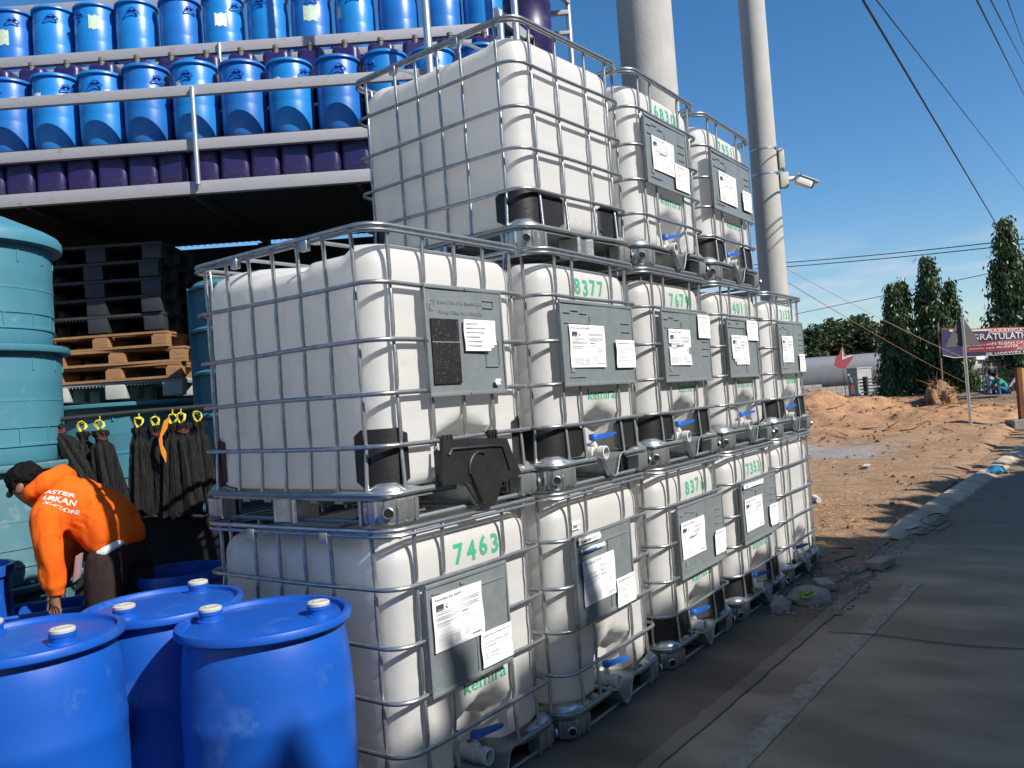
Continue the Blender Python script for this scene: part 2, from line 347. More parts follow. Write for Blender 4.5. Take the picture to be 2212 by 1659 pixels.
# ================================================================== SETTING
def grid_obj(name, x0, x1, y0, y1, nx, ny, fz, matn, z=0, kind='structure'):
    xs = np.linspace(x0, x1, nx); ys = np.linspace(y0, y1, ny)
    vs = [(x, y, fz(x, y)) for y in ys for x in xs]; fs = [(j*nx+i, j*nx+i+1, (j+1)*nx+i+1, (j+1)*nx+i) for j in range(ny-1) for i in range(nx-1)]
    mb = MB(); mb.add(vs, fs); o = mb.obj(name, matn, smooth=60, loc=(0, 0, z)); tag(o, kind=kind); return o
g = MB(); g.add([(-1500, -1500, 0), (1500, -1500, 0), (1500, 1500, 0), (-1500, 1500, 0)], [(0, 1, 2, 3)]); tag(g.obj('ground', 'sand', smooth=0, loc=(0, 0, -.012)), kind='structure')
def yard_z(x, y):
    if x < 5.9: return .003
    e = min(1, (x-5.9)/2.0)
    e2 = max(0, min(1, (y+.35)/.25))
    h = .06+.05*noise.noise(Vector((x*.9, y*.9, 0)))+.02*noise.noise(Vector((x*4, y*4, 3)))
    far = max(0, min(1, (x-15)/8))
    h += far*(.10+.30*abs(noise.noise(Vector((x*.4, y*.4, 5))))+.10*noise.noise(Vector((x*1.2, y*1.2, 9)))+.03*noise.noise(Vector((x*3.5, y*3.5, 2))))
    for cx, cy, rr, hh in ((26.5, 6.2, 1.9, .85), (24.0, 4.3, 1.5, .2), (29, 8.0, 1.6, .35), (30.5, 9.8, 1.8, .7), (33, 8.6, 1.3, .6), (28.5, 3.6, 2.2, .42), (23.5, 1.8, 1.2, .25)):
        d = ((x-cx)**2+(y-cy)**2)/(rr*rr); h += hh*math.exp(-d)*(1+.25*noise.noise(Vector((x*3, y*3, 1))))
    edge = max(0, min(1, (58-x)/10))*max(0, min(1, (24-y)/6))
    return max(.003, h*e*edge)*e2+.001
grid_obj('sandy_yard', 5.2, 60, -.32, 26, 420, 220, yard_z, 'sand')
def flat(name, poly, z, m):
    mb = MB(); mb.add([(x, y, 0) for x, y in poly], [tuple(range(len(poly)))]); o = mb.obj(name, m, smooth=0, loc=(0, 0, z)); tag(o, kind='structure'); return o
flat('road', [(-40, -9), (60, -9), (60, -3.2), (60, -3.18), (22.0, -1.22), (11, -.66), (6.2, -.40), (5.6, .2), (-12, .2), (-40, .2)], -.004, 'road')
flat('apron', [(-12, .008), (4.4, -.484), (5.4, -.5), (5.7, .3), (5.6, 9), (-12, 9)], 0, 'apron')
random.seed(3)
# gutter strip with a ragged edge and white line, worn away further along
def strip(name, pts, z, m):
    mb = MB(); n = len(pts); mb.add([(p[0], p[1]-p[2]/2, 0) for p in pts]+[(p[0], p[1]+p[2]/2, 0) for p in pts], [(i, i+1, n+i+1, n+i) for i in range(n-1)])
    tag(mb.obj(name, m, smooth=0, loc=(0, 0, z)), kind='structure')
strip('road_edge', [(x, -.352-.030*x+.008*random.uniform(-1, 1), .085+.010*random.uniform(-1, 1)) for x in np.arange(-6, 4.4, .12)], .0035, 'gutter')
strip('white_line', [(x, -.655-.033*x+.003*random.uniform(-1, 1), .110+.006*random.uniform(-1, 1)) for x in np.arange(-8, 4.75, .09)], -.0005, 'line')
mb = MB()
for x0 in (-5.6, -1.2, 3.22, 7.6):
    path = [(x0+.02*math.sin(k*1.3)+.012*random.uniform(-1, 1), -.56-k*.2, 0) for k in range(40)]
    n = len(path); mb.add([(p[0]-.006, p[1], 0) for p in path]+[(p[0]+.006, p[1], 0) for p in path], [(i, n+i, n+i+1, i+1) for i in range(n-1)])
tag(mb.obj('road_joints', 'hole', smooth=0, loc=(0, 0, .003)), kind='structure')
# kerb running away from the end of the tank row
mb = MB(); n = 240; vs = []
for i in range(n):
    t = i/(n-1); x = 6.45+t*42; yl = -.215-.0565*(x-6.4); wv = .012*noise.noise(Vector((x*1.5, 0, 0)))
    top = .06*min(1, (x-6.35)/.8)+.010*noise.noise(Vector((x*1.2, 1, 0)))
    w_ = .20
    vs += [(x, yl-w_-.06, -.01), (x, yl-w_+.0+wv, top-.035), (x, yl-w_+.06+wv, top), (x, yl+wv, top), (x, yl+.05, .0)]
mb.add(vs, [(i*5+k, (i+1)*5+k, (i+1)*5+k+1, i*5+k+1) for i in range(n-1) for k in range(4)]+[(0, 1, 2, 3, 4)])
tag(mb.obj('kerb', 'kerb', smooth=50), kind='structure')

# ================================================================== IBC TANKS
def rrect(W_, D_, r, off=0, seg=8, x0=0, y0=0, per=0):
    """rounded rectangle path ccw from the front-left corner; outset by off"""
    pts = []
    for cx, cy, a0 in ((x0+r, y0+r, 180), (x0+W_-r, y0+r, 270), (x0+W_-r, y0+D_-r, 0), (x0+r, y0+D_-r, 90)):
        for k in range(seg+1):
            a = R(a0+90*k/seg); pts.append((cx+(r+off)*math.cos(a), cy+(r+off)*math.sin(a)))
    return pts
def dens(pts, step):
    out = []; n = len(pts)
    for i in range(n):
        a = Vector(pts[i]); b = Vector(pts[(i+1) % n]); k = max(1, int((b-a).length/step))
        for j in range(k): out.append(tuple(a+(b-a)*j/k))
    return out
def sst(a, b, x): t = max(0, min(1, (x-a)/(b-a))); return t*t*(3-2*t)
RING = (.30, .50, .70, .918)
def bottle_mesh(kind):
    base = rrect(.924, 1.124, .125, 0, 12, .038, .038)
    base = dens(base, .022); n = len(base); mb = MB(); vs = []
    prof = [(.128, .075), (.132, .04), (.145, .016), (.165, .004), (.19, 0)]+[(.19+i*.03, 0) for i in range(1, 28)]+[(1.02, .002), (1.045, .010), (1.066, .024), (1.082, .045), (1.093, .075), (1.098, .11), (1.10, .16), (1.10, .25), (1.10, .35), (1.10, .45)]
    cx, cy = .5, .6
    ctr = []
    for x, y in base:
        dx, dy = cx-x, cy-y; ctr.append((dx, dy))
    for z, ins in prof:
        for (x, y), (dx, dy) in zip(base, ctr):
            # inset toward an inner rounded rectangle: shrink each axis
            sx = (abs(dx)-min(ins, abs(dx)))/abs(dx) if abs(dx) > 1e-6 else 1; sy = (abs(dy)-min(ins, abs(dy)))/abs(dy) if abs(dy) > 1e-6 else 1
            X = cx-dx*sx; Y = cy-dy*sy; Z = z
            side = sst(.30, .42, abs(dx)); end = sst(.40, .5, abs(dy))
            if .17 < z < 1.05:
                fl = .006*math.cos((y-.6)*2*math.pi/.32)*sst(.19, .26, z)*sst(1.05, .95, z)*sst(.5, .42, abs(dy))
                if abs(dx) > .44: X -= math.copysign(fl, -dx)*1
                zz = .0035*math.cos((z-.6)*2*math.pi/.205)
                if abs(dx) > .44: X -= math.copysign(zz, -dx)
                if abs(dy) > .54: Y -= math.copysign(zz, -dy)
            if y < .05:     # front alcove around the valve
                a = sst(.22, .14, abs(x-.51))*sst(.40, .31, z+.35*abs(x-.51)) if kind != 'rear' else 0
                Y += .13*a
            if kind == 'stepped':
                Z -= sst(.95, 1.08, z)*(.030*sst(.42, .36, abs(y-.55))+.026*sst(.22, .17, abs(y-.6)))
            else:
                Z -= sst(.95, 1.08, z)*(.022*sst(.45, .40, abs(y-.6)))
            nn = .003*noise.noise(Vector((X*3, Y*3, Z*3+{'rear': 5, 'stepped': 9}.get(kind, 0))))
            X += nn if dx < 0 else -nn; Y += nn
            vs.append((X, Y, Z))
    m_ = len(prof); fs = [(i*n+k, i*n+(k+1) % n, (i+1)*n+(k+1) % n, (i+1)*n+k) for i in range(m_-1) for k in range(n)]
    fs.append(tuple(range(n))[::-1]); fs.append(tuple(range((m_-1)*n, m_*n))); mb.add(vs, fs); return mb
def cage_mesh(fx, sy, bump=0, bar_r=.0085, rimout=0):
    mb = MB()
    def bulge(z): return 0
    for z in RING:
        p = dens(rrect(1, 1.2, .10, -.009, 7), .12); ph = z*9
        mb.tube([(x, y, z+.0025*math.sin(x*7+y*5+ph)) for x, y in p], .0095, 8, True)
    mb.tube([(x, y, 1.138) for x, y in dens(rrect(1, 1.2, .10, -.010+rimout, 7), .2)], .0105, 8, True)
    mb.tube([(x, y, 1.117) for x, y in dens(rrect(1, 1.2, .10, -.006+rimout, 7), .2)], .0075, 6, True)
    def bar(x, y, nx, ny):
        path = []; rs = []
        zs = [.118, .135]
        for i, z in enumerate(RING): zs += [z-.045, z-.022, z, z+.022, z+.045]
        zs += [1.07, 1.105, 1.132]
        for z in zs:
            d = min(abs(z-q) for q in RING); pin = sst(.04, .0, d)
            o = .0225+.004*pin-.008*sst(1.09, 1.13, z)+(-.010*sst(.16, .12, z))
            path.append((x+nx*o+.0012*math.sin(z*21+x*9), y+ny*o, z)); rs.append(bar_r*(1-.28*pin))
        mb.tube(path, rs, 8)
    for x in fx: bar(x, 0, 0, 1); bar(x, 1.2, 0, -1)
    for y in sy: bar(0, y, 1, 0); bar(1, y, -1, 0)
    # two cross tubes over the top and their clamps on the rim
    for y in (.37, .83):
        mb.tube([(.012, y, 1.128), (.05, y, 1.124), (.1, y, 1.13), (.9, y, 1.13), (.95, y, 1.124), (.988, y, 1.128)], .0085, 8)
        for x in (0.004, .996): mb.box(x-.012, x+.012, y-.022, y+.022, 1.085, 1.128, bev=.004)
    # weld nubs
    for z in RING:
        for x in fx: mb.box(x-.011, x+.011, .004, .022, z-.007, z+.007, bev=.003)
    return mb
def foot_mesh():
    """fluted corner block of a steel pallet, corner at local origin, legs along +x and +y"""
    mb = MB(); r = .075; pts = []
    path = [(.165, 0), (.15, 0)]+[(x, 0) for x in (.13, .11, .095)]+[(r-r*math.sin(R(a)), r-r*math.cos(R(a))) for a in range(10, 90, 10)]+[(0, y) for y in (.095, .11, .13, .15, .165)]
    path = dens2(path, .0055); acc = 0; out = []
    for i, (x, y) in enumerate(path):
        if i: acc += math.hypot(x-path[i-1][0], y-path[i-1][1])
        a = path[max(0, i-1)]; b = path[min(len(path)-1, i+1)]; tx, ty = b[0]-a[0], b[1]-a[1]; l = math.hypot(tx, ty); nx, ny = -ty/l, tx/l   # outward = toward -x-y
        k = acc/.052; f = k-math.floor(k); rib = .009*(sst(.10, .24, f)*sst(.96, .82, f))
        out.append((x-nx*(rib)+0*nx, y-ny*rib, nx, ny))
    def layer(off, z): return [(x-nx*off, y-ny*off, z) for x, y, nx, ny in out]
    # outward normal sign check: at the start the path runs along -x on y=0, outward is -y
    s = 1 if out[0][3]*-1 < 0 else -1
    L_ = [layer(s*-.012, .098), layer(s*.0, .092), layer(0, .03), layer(s*-.004, .014), layer(s*-.016, .004)]
    n = len(out); vs = [p for l in L_ for p in l]; fs = [(i*n+k, i*n+k+1, (i+1)*n+k+1, (i+1)*n+k) for i in range(len(L_)-1) for k in range(n-1)]
    o = len(vs); 
    inner = [(.155, .04, .004), (.04, .04, .004), (.04, .155, .004)]
    mb.add(vs, fs)
    mb.add([(p[0], p[1], .005) for p in L_[-1]]+[(.16, .05, .005), (.05, .16, .005)], [tuple(range(n))+(n+1, n)])
    mb.add([(p[0], p[1], .097) for p in L_[0]]+[(.16, .05, .097), (.05, .16, .097)], [(tuple(range(n))+(n+1, n))[::-1]])
    mb.box(.150, .163, .004, .07, .006, .096); mb.box(.004, .07, .150, .163, .006, .096)
    # round hole on the diagonal, with a collar
    c = r-r*math.sqrt(.5)-.006; M_ = T(c, c, .052) @ Rz(R(-45)) @ Rx(R(90))
    mb.lathe([(.023, -.004), (.023, .006), (.019, .009), (.0165, .004)], 20, 0, M_, cap=False); mb.lathe([(.0168, .0), (.0168, .005)], 20, 1, M_)
    return mb
def dens2(p, st):
    out = []
    for i in range(len(p)-1):
        a, b = Vector(p[i]), Vector(p[i+1]); k = max(1, int((b-a).length/st))
        for j in range(k): out.append(tuple(a+(b-a)*j/k))
    out.append(tuple(p[-1])); return out
def pallet_mesh(trough):
    mb = MB()
    p = dens(rrect(1, 1.2, .10, -.008, 7), .06)
    if trough:
        def dip(x, y): return -.004 if y > .05 else 0
    q = []
    for x, y in p:
        if trough and y < .03 and .385 < x < .665: continue
        q.append((x, y))
    # top rail (flattened tube) ; open at the trough
    if trough:
        i0 = max(range(len(q)), key=lambda i: (q[i][1] < .03)*(1 if q[i][0] < .39 else 0)*q[i][0])
        q = q[i0+1:]+q[:i0+1]
        q = [(.665, .008)]+q+[(.385, .008)]
        mb.tube([(x, y, .118+.002*math.sin(x*9+y*7)) for x, y in q], .0115, 8, False, flat=1)
        V = [(.372, .122), (.40, .119), (.44, .105), (.475, .06), (.51, .022), (.535, .012), (.56, .018), (.585, .06), (.605, .105), (.63, .122), (.675, .124)]
        V = dens2(V, .012); n = len(V); vs = []; fs = []
        lay = [(-.006, 0, -.001), (-.006, 0, .0), (.0, 0, .0025), (.25, .012, .0), (.25, .012, -.004), (0, 0, -.004), (-.006, 0, -.001)]
        for yy, dz, dd in lay: vs += [(x, yy, z+dz+dd) for x, z in V]
        for j in range(len(lay)-1): fs += [(j*n+k, j*n+k+1, (j+1)*n+k+1, (j+1)*n+k) for k in range(n-1)]
        mb.add(vs, fs)
        # raised lip on the left and right flange of the trough
        mb.tube([(x, -.004, z+.002) for x, z in V], .005, 6)
    else:
        mb.tube([(x, y, .118+.002*math.sin(x*9+y*7)) for x, y in q], .0115, 8, True)
    # skirt flange under the rail and tray
    sk = dens(rrect(1, 1.2, .10, -.014, 7), .06)
    nn = len(sk); 
    if trough: faces = [i for i in range(nn) if not (sk[i][1] < .03 and .37 < sk[i][0] < .68)]
    else: faces = range(nn)
    vs = [(x, y, .094) for x, y in sk]+[(x, y, .112) for x, y in sk]; mb.add(vs, [(i, (i+1) % nn, nn+(i+1) % nn, nn+i) for i in faces])
    def tray(x0, x1, y0, y1): mb.box(x0, x1, y0, y1, .1065, .1105)
    if trough: tray(.02, .385, .02, 1.18); tray(.385, .665, .26, 1.18); tray(.665, .98, .02, 1.18)
    else: tray(.02, .98, .02, 1.18)
    for y in (.30, .45, .75, .9): mb.box(.03, .97, y-.025, y+.025, .080, .106)
    # ground runners
    mb.tube([(x, y, .012) for x, y in dens(rrect(.93, 1.13, .08, 0, 6, .035, .035), .3)], .010, 6, True)
    for x in (.5,): mb.tube([(x, .04, .012), (x, 1.16, .012)], .010, 6)
    return mb
def corner_dish():
    mb = MB(); n = 14; rows = []
    for z, off in ((.120, .006), (.132, .009), (.146, .018), (.157, .032), (.160, .045)):
        rr = .10; pts = [(.215, off)]+[(rr-(rr-off)*math.sin(R(a)), rr-(rr-off)*math.cos(R(a))) for a in range(0, 91, 9)]+[(off, .215)]
        m_ = len(pts); rows.append([(x, y, z-(.030 if k in (0, m_-1) else .006 if k in (1, m_-2) else 0)*(z-.120)/.040) for k, (x, y) in enumerate(pts)])
    m_ = len(rows[0]); vs = [p for r in rows for p in r]; mb.add(vs, [(j*m_+k, j*m_+k+1, (j+1)*m_+k+1, (j+1)*m_+k)[::-1] for j in range(len(rows)-1) for k in range(m_-1)]); return mb
def protector(lx, ly, z0, z1, cornerx=1):
    """black sheet wrapped round a vertical corner; corner at origin, arms along +x (lx) and +y (ly)"""
    mb = MB(); off = .030; r = .13
    pts = dens2([(lx, off), (r, off)]+[(r-(r-off)*math.sin(R(a)), r-(r-off)*math.cos(R(a))) for a in range(9, 90, 9)]+[(off, r), (off, ly)], .02)
    n = len(pts); vs = []; zs = [0, .08, .2, .5, .8, .92, 1]
    for inn in (0, .006):
        for t in zs:
            for k, (x, y) in enumerate(pts):
                e = min(k, n-1-k); cut = max(0, 2-e)*.012
                z = z0+(z1-z0)*t; z = max(z0+cut, min(z1-cut, z)); vs.append((x+inn, y+inn, z))
    m_ = len(zs); fs = [(j*n+k, (j+1)*n+k, (j+1)*n+k+1, j*n+k+1) for j in range(m_-1) for k in range(n-1)]
    o = m_*n; fs += [(o+j*n+k, o+j*n+k+1, o+(j+1)*n+k+1, o+(j+1)*n+k) for j in range(m_-1) for k in range(n-1)]
    fs += [(k, k+1, o+k+1, o+k) for k in range(n-1)]+[((m_-1)*n+k, o+(m_-1)*n+k, o+(m_-1)*n+k+1, (m_-1)*n+k+1) for k in range(n-1)]
    fs += [(j*n, o+j*n, o+(j+1)*n, (j+1)*n) for j in range(m_-1)]+[(j*n+n-1, (j+1)*n+n-1, o+(j+1)*n+n-1, o+j*n+n-1) for j in range(m_-1)]
    mb.add(vs, [f for f in fs]); return mb
def valve_meshes():
    a = MB(); M_ = Rx(R(90))
    a.lathe([(.055, -.165), (.055, -.145), (.040, -.142), (.036, -.10), (.044, -.095), (.044, -.05), (.036, -.046), (.034, -.02), (.041, -.018), (.041, -.008), (.037, -.006), (.041, -.002), (.041, .006), (.037, .008), (.041, .012), (.041, .022), (.032, .024), (.030, -.01)], 24, 0, T(0, 0, 0) @ M_, cap=False)
    a.lathe([(.0302, -.012), (.0302, -.008)], 24, 1, M_)
    a.lathe([(.022, 0), (.022, .05), (.015, .055), (.013, .078)], 16, 0, T(0, .055, 0))
    h = MB(); h.lathe([(.020, 0), (.026, .004), (.027, .030), (.022, .036), (.010, .038)], 18)
    prof = [(.0, .022, .014), (.03, .020, .013), (.06, .015, .012), (.09, .017, .011), (.12, .018, .009), (.145, .012, .006), (.155, .004, .003)]
    vs = []
    for t, wd, th in prof:
        z = .018+.22*max(0, t-.03)*.6
        vs += [(t, -wd, z-th), (t, wd, z-th), (t, wd, z+th), (t, -wd, z+th)]
    n = len(prof); h.add(vs, [(i*4+k, i*4+(k+1) % 4, (i+1)*4+(k+1) % 4, (i+1)*4+k)[::-1] for i in range(n-1) for k in range(4)]+[(0, 1, 2, 3), tuple(range(4*n-4, 4*n))[::-1]])
    h.box(-.006, .006, -.004, .004, -.022, .002)
    return a, h
FXB = (.142, .302, .698, .858); FXA = (.115, .307, .5, .693, .885)
SY6 = (.125, .36, .52, .68, .84, 1.075); SY7 = tuple(.12+.16*i for i in range(7))
_mesh = {}
def cached(key, fn, name, mats, parent, smooth=40):
    if key in _mesh:
        o = bpy.data.objects.new(name, _mesh[key]); col.objects.link(o); o.parent = parent; return o
    o = fn().obj(name, mats, parent, smooth); _mesh[key] = o.data; return o
def paper_mesh(x0, x1, z0, z1, y, style, tear=None, tilt=0, seed=0):
    """paper 0, ink 1, grey ink 2, blue ink 3"""
    rnd = random.Random(seed); mb = MB(); w_, h_ = x1-x0, z1-z0; n = 10
    wob = lambda s: .004*math.sin(s*7+seed)
    def q(u, v): return (x0+u*w_+.003*math.sin(v*6+seed)*(1 if u > .5 else .6), y-.0015*math.sin(u*9+seed)*math.sin(v*7)-.0005, z0+v*h_+tilt*u*w_)
    vs = [q(i/n, j/n) for j in range(n+1) for i in range(n+1)]; fs = []
    for j in range(n):
        for i in range(n):
            if tear and (i, j) in tear: continue
            fs.append((j*(n+1)+i, j*(n+1)+i+1, (j+1)*(n+1)+i+1, (j+1)*(n+1)+i))
    mb.add(vs, fs)
    M_ = Matrix(((1, 0, 0, x0), (0, 1, 0, y-.0035), (tilt, 0, 1, z0), (0, 0, 0, 1)))
    def line(u0, u1, v, th=.006, mi=2): mb.add([(u0*w_, 0, v*h_), (u1*w_, 0, v*h_), (u1*w_, 0, v*h_+th*h_), (u0*w_, 0, v*h_+th*h_)], [(0, 1, 2, 3)], mi, M_)
    if style in ('size', 'bond'):
        add_text(mb, 'FennoSize KD 368TP' if style == 'size' else 'FennoBond CS 54', .05*w_, .90*h_, .042*h_, .52*w_ if style == 'size' else .5*w_, 1, 0, .008, M_)
        line(.03, .97, .875, .004); line(.03, .97, .27, .004); line(.03, .97, .03, .004); line(.03, .97, .965, .003)
        for u in (.03, .97): mb.add([(u*w_, 0, .03*h_), (u*w_+.0012, 0, .03*h_), (u*w_+.0012, 0, .97*h_), (u*w_, 0, .97*h_)], [(0, 1, 2, 3)], 2, M_)
        if style == 'size':
            mb.add([(.06*w_, 0, .72*h_), (.20*w_, 0, .72*h_), (.20*w_, 0, .83*h_), (.06*w_, 0, .83*h_)], [(0, 1, 2, 3)], 1, M_)
            add_text(mb, 'Warning', .07*w_, .735*h_, .018*h_, .12*w_, 0, -.001, 0, M_)
            d = .045; c = (.28*w_, .775*h_)
            for s, mi, yy in ((.055, 1, 0), (.046, 0, -.0006)): mb.add([(c[0]-s*h_, yy, c[1]), (c[0], yy, c[1]-s*h_), (c[0]+s*h_, yy, c[1]), (c[0], yy, c[1]+s*h_)], [(0, 1, 2, 3)], mi, M_)
            add_text(mb, '!', c[0]-.004, c[1]-.018*h_, .04*h_, None, 1, -.0012, .01, M_)
        for v, a, b in ((.68, .05, .45), (.65, .05, .40), (.60, .05, .5), (.575, .05, .5), (.55, .05, .44), (.50, .05, .5), (.475, .05, .36), (.80, .52, .95), (.775, .52, .92), (.75, .52, .95), (.70, .52, .95), (.675, .52, .9), (.65, .52, .95), (.625, .52, .8), (.56, .55, .7), (.50, .55, .72), (.44, .05, .3)):
            line(a, b, v, .009, 2)
        line(.55, .68, .57, .012, 1)
        for k in range(6): line(.05, .33+.05*rnd.random(), .22-.03*k, .008, 2); line(.38, .50, .22-.03*k, .008, 2)
        for k in range(4): line(.6, .78, .24-.03*k, .008, 2); line(.75, .92, .45-.03*k, .008, 2)
        add_text(mb, 'kemira', .74*w_, .075*h_, .05*h_, .2*w_, 3, 0, .012, M_)
        if seed % 2: line(.3, .6, .52, .02, 1); line(.36, .5, .535, .012, 1)
    elif style == 'company':
        add_text(mb, 'United Pulp and Paper Co., Inc.', .05*w_, .86*h_, .055*h_, .9*w_, 1, 0, .01, M_)
        add_text(mb, 'FennoSize KD 368TP IBC 1000KG', .06*w_, .66*h_, .042*h_, .84*w_, 1, 0, 0, M_)
        add_text(mb, 'PO.5068005471 -5th', .06*w_, .55*h_, .042*h_, .55*w_, 1, 0, 0, M_)
        add_text(mb, 'NW : 1.000 KGS', .06*w_, .34*h_, .05*h_, .48*w_, 1, 0, 0, M_)
        add_text(mb, 'GW : 1.057 KGS', .06*w_, .24*h_, .05*h_, .48*w_, 1, 0, 0, M_)
    elif style == 'companybond':
        add_text(mb, 'United Pulp and Paper Co., Inc.', .05*w_, .86*h_, .055*h_, .9*w_, 1, 0, .01, M_)
        add_text(mb, 'FennoBond CS 54 IBC 1 100 KG', .06*w_, .62*h_, .042*h_, .84*w_, 1, 0, 0, M_)
        add_text(mb, 'PO.5068005272', .06*w_, .52*h_, .042*h_, .5*w_, 1, 0, 0, M_)
        add_text(mb, 'NW : 1.100 KGS', .06*w_, .28*h_, .05*h_, .48*w_, 1, 0, 0, M_)
        add_text(mb, 'GW : 1.157 KGS', .06*w_, .18*h_, .05*h_, .48*w_, 1, 0, 0, M_)
    elif style == 'barcode':
        u = .08
        while u < .55: d = rnd.choice((.008, .012, .02)); mb.add([(u*w_, 0, .2*h_), ((u+d)*w_, 0, .2*h_), ((u+d)*w_, 0, .6*h_), (u*w_, 0, .6*h_)], [(0, 1, 2, 3)], 1, M_); u += d+rnd.choice((.008, .014))
        line(.6, .95, .55, .08, 2); line(.6, .9, .35, .08, 2)
    elif style == 'bluebar':
        mb.add([(0, 0, 0), (.62*w_, 0, 0), (.62*w_, 0, .45*h_), (0, 0, .45*h_)], [(0, 1, 2, 3)], 3, M_); line(.66, .95, .3, .1, 2)
    elif style == 'lines':
        for k in range(6): line(.06, .40+.3*rnd.random(), .86-.14*k, .03, 2)
    elif style == 'written':
        add_text(mb, '638', .1*w_, .2*h_, .55*h_, None, 1, 0, .0, M_)
    return mb
PM = ['paper', 'ink', 'greyink', 'blueink']
def plate_mesh(x0, x1, z0, z1, style):
    mb = MB(); n = 16; y = -.012
    ys = lambda u, v: y-.003*math.sin(u*5+x1*9)*math.sin(v*4)
    nx = 16; vs = [(x0+(x1-x0)*i/nx, ys(i/nx, j/n), z0+(z1-z0)*j/n) for j in range(n+1) for i in range(nx+1)]
    mb.add(vs, [(j*(nx+1)+i, j*(nx+1)+i+1, (j+1)*(nx+1)+i+1, (j+1)*(nx+1)+i) for j in range(n) for i in range(nx)])
    mb.add([(v[0], v[1]+.003, v[2]) for v in vs], [(j*(nx+1)+i, (j+1)*(nx+1)+i, (j+1)*(nx+1)+i+1, j*(nx+1)+i+1) for j in range(n) for i in range(nx)])
    # folded edges
    for z in (z0, z1): mb.box(x0-.004, x1+.004, y-.006, y+.004, z-.008, z+.008, bev=.003)
    for x in (x0, x1): mb.box(x-.005, x+.005, y-.006, y+.016, z0+.01, z1-.01, bev=.003)
    def em(a, b, c, d): mb.box(x0+a, x0+b, y-.0065, y-.002, c, d, 1)
    if style == 'full':
        zt = z1-.055; em(.03, .09, zt, zt+.003); em(.10, .17, zt+.012, zt+.015); em(.18, .25, zt, zt+.003)
        em(.03, .27, zt-.05, zt-.047); em(.268, .271, zt-.047, zt-.01)
        for k in range(5): em((x1-x0)-.13, (x1-x0)-.03, z1-.09-.045*k, z1-.0875-.045*k)
        em(.05, .20, z0+.035, z0+.037); em(.06, .09, z0+.06, z0+.09)
    elif style == 'part':
        em(.02, (x1-x0)-.02, z1-.06, z1-.057); em(.03, .08, z1-.035, z1-.03); em(.2, .23, z1-.03, z1-.022)
        em((x1-x0)*.55, (x1-x0)*.55+.003, z0+.02, z1-.06)
    elif style == 'un':
        cx, cz = .035, z1-.075
        ring = [(x0+cx+.022*math.cos(a*math.pi/8), y-.006, cz+.022*math.sin(a*math.pi/8)) for a in range(16)]
        mb.tube(ring, .0013, 4, True, 1)
        add_text(mb, 'u', x0+cx-.008, cz+.001, .016, None, 1, y-.007, .006); add_text(mb, 'n', x0+cx-.008, cz-.016, .016, None, 1, y-.007, .006)
        add_text(mb, '31HA1/Y 0811/F D/ BAM 6470-10', x0+.075, z1-.065, .017, .28, 1, y-.007, .004)
        add_text(mb, '/4556kg/1700kg/1061L/100kPa 200', x0+.075, z1-.105, .016, .28, 1, y-.007, .004)
        em(.36, .43, z1-.075, z1-.0735); em(.36, .43, z1-.045, z1-.0435); em(.43, .4315, z1-.075, z1-.0435)
        em(.36, .45, z0+.30-.19, z0+.3015-.19); em(.36, .3615, z0+.11, z0+.22); em(.45, .4515, z0+.11, z0+.22); em(.36, .45, z0+.22, z0+.2215)
        add_text(mb, 'kg net', x0+.385, z0+.195, .012, None, 1, y-.007)
        # rivets
        for (a, b) in ((.5, 1), (.5, 0), (.0, .5), (1., .5)): mb.box(x0+(x1-x0)*a-.004, x0+(x1-x0)*a+.004, y-.012, y-.006, z0+(z1-z0)*b-.004, z0+(z1-z0)*b+.004, 1, bev=.002)
    return mb
_bv = {}
def stencil(t, txt, x0, x1, z0, h, name, kind):
    from mathutils.bvhtree import BVHTree
    if kind not in _bv:
        me = _mesh['bottle_'+kind]; _bv[kind] = BVHTree.FromPolygons([v.co[:] for v in me.vertices], [tuple(q.vertices) for q in me.polygons])
    mb = MB(); n = len(txt)
    if name == 'stencil_number':
        cell = (x1-x0)/n
        for i, ch in enumerate(txt):
            vs, fs, wd = text_geo(ch, h/.70, .034); k = min(1.05, cell*.90/wd); ox = x0+cell*(i+.5)-wd*k/2; oz = z0+.004*math.sin(i*2+x0*9)
            mb.add([(ox+v[0]*k, 0, oz+v[1]) for v in vs], fs)
    else: add_text(mb, txt, x0, z0, h, x1-x0, 0, 0, .016)
    bm = bmesh.new(); vv = [bm.verts.new(v) for v in mb.v]
    for f in mb.f:
        try: bm.faces.new([vv[i] for i in f])
        except ValueError: pass
    bmesh.ops.remove_doubles(bm, verts=bm.verts[:], dist=1e-6)
    for ax, lo, hi in ((0, x0-.02, x1+.02), (2, z0-.03, z0+h+.03)):
        q = lo
        while q < hi:
            co = [0, 0, 0]; no = [0, 0, 0]; co[ax] = q; no[ax] = 1
            bmesh.ops.bisect_plane(bm, geom=bm.verts[:]+bm.edges[:]+bm.faces[:], plane_co=co, plane_no=no); q += .009
    mb = MB(); mb.bm(bm)
    out = []
    for v in mb.v:
        hit = _bv[kind].ray_cast(Vector((v[0], -.2, v[2])), Vector((0, 1, 0))); y = hit[0].y if hit[0] else .036
        out.append((v[0], y-.0012, v[2]))
    mb.v = out; o = mb.obj(name, 'stencil', t, 0); tag(o, 'green stencilled '+('number '+txt if name == 'stencil_number' else 'word '+txt))
IBCS = []
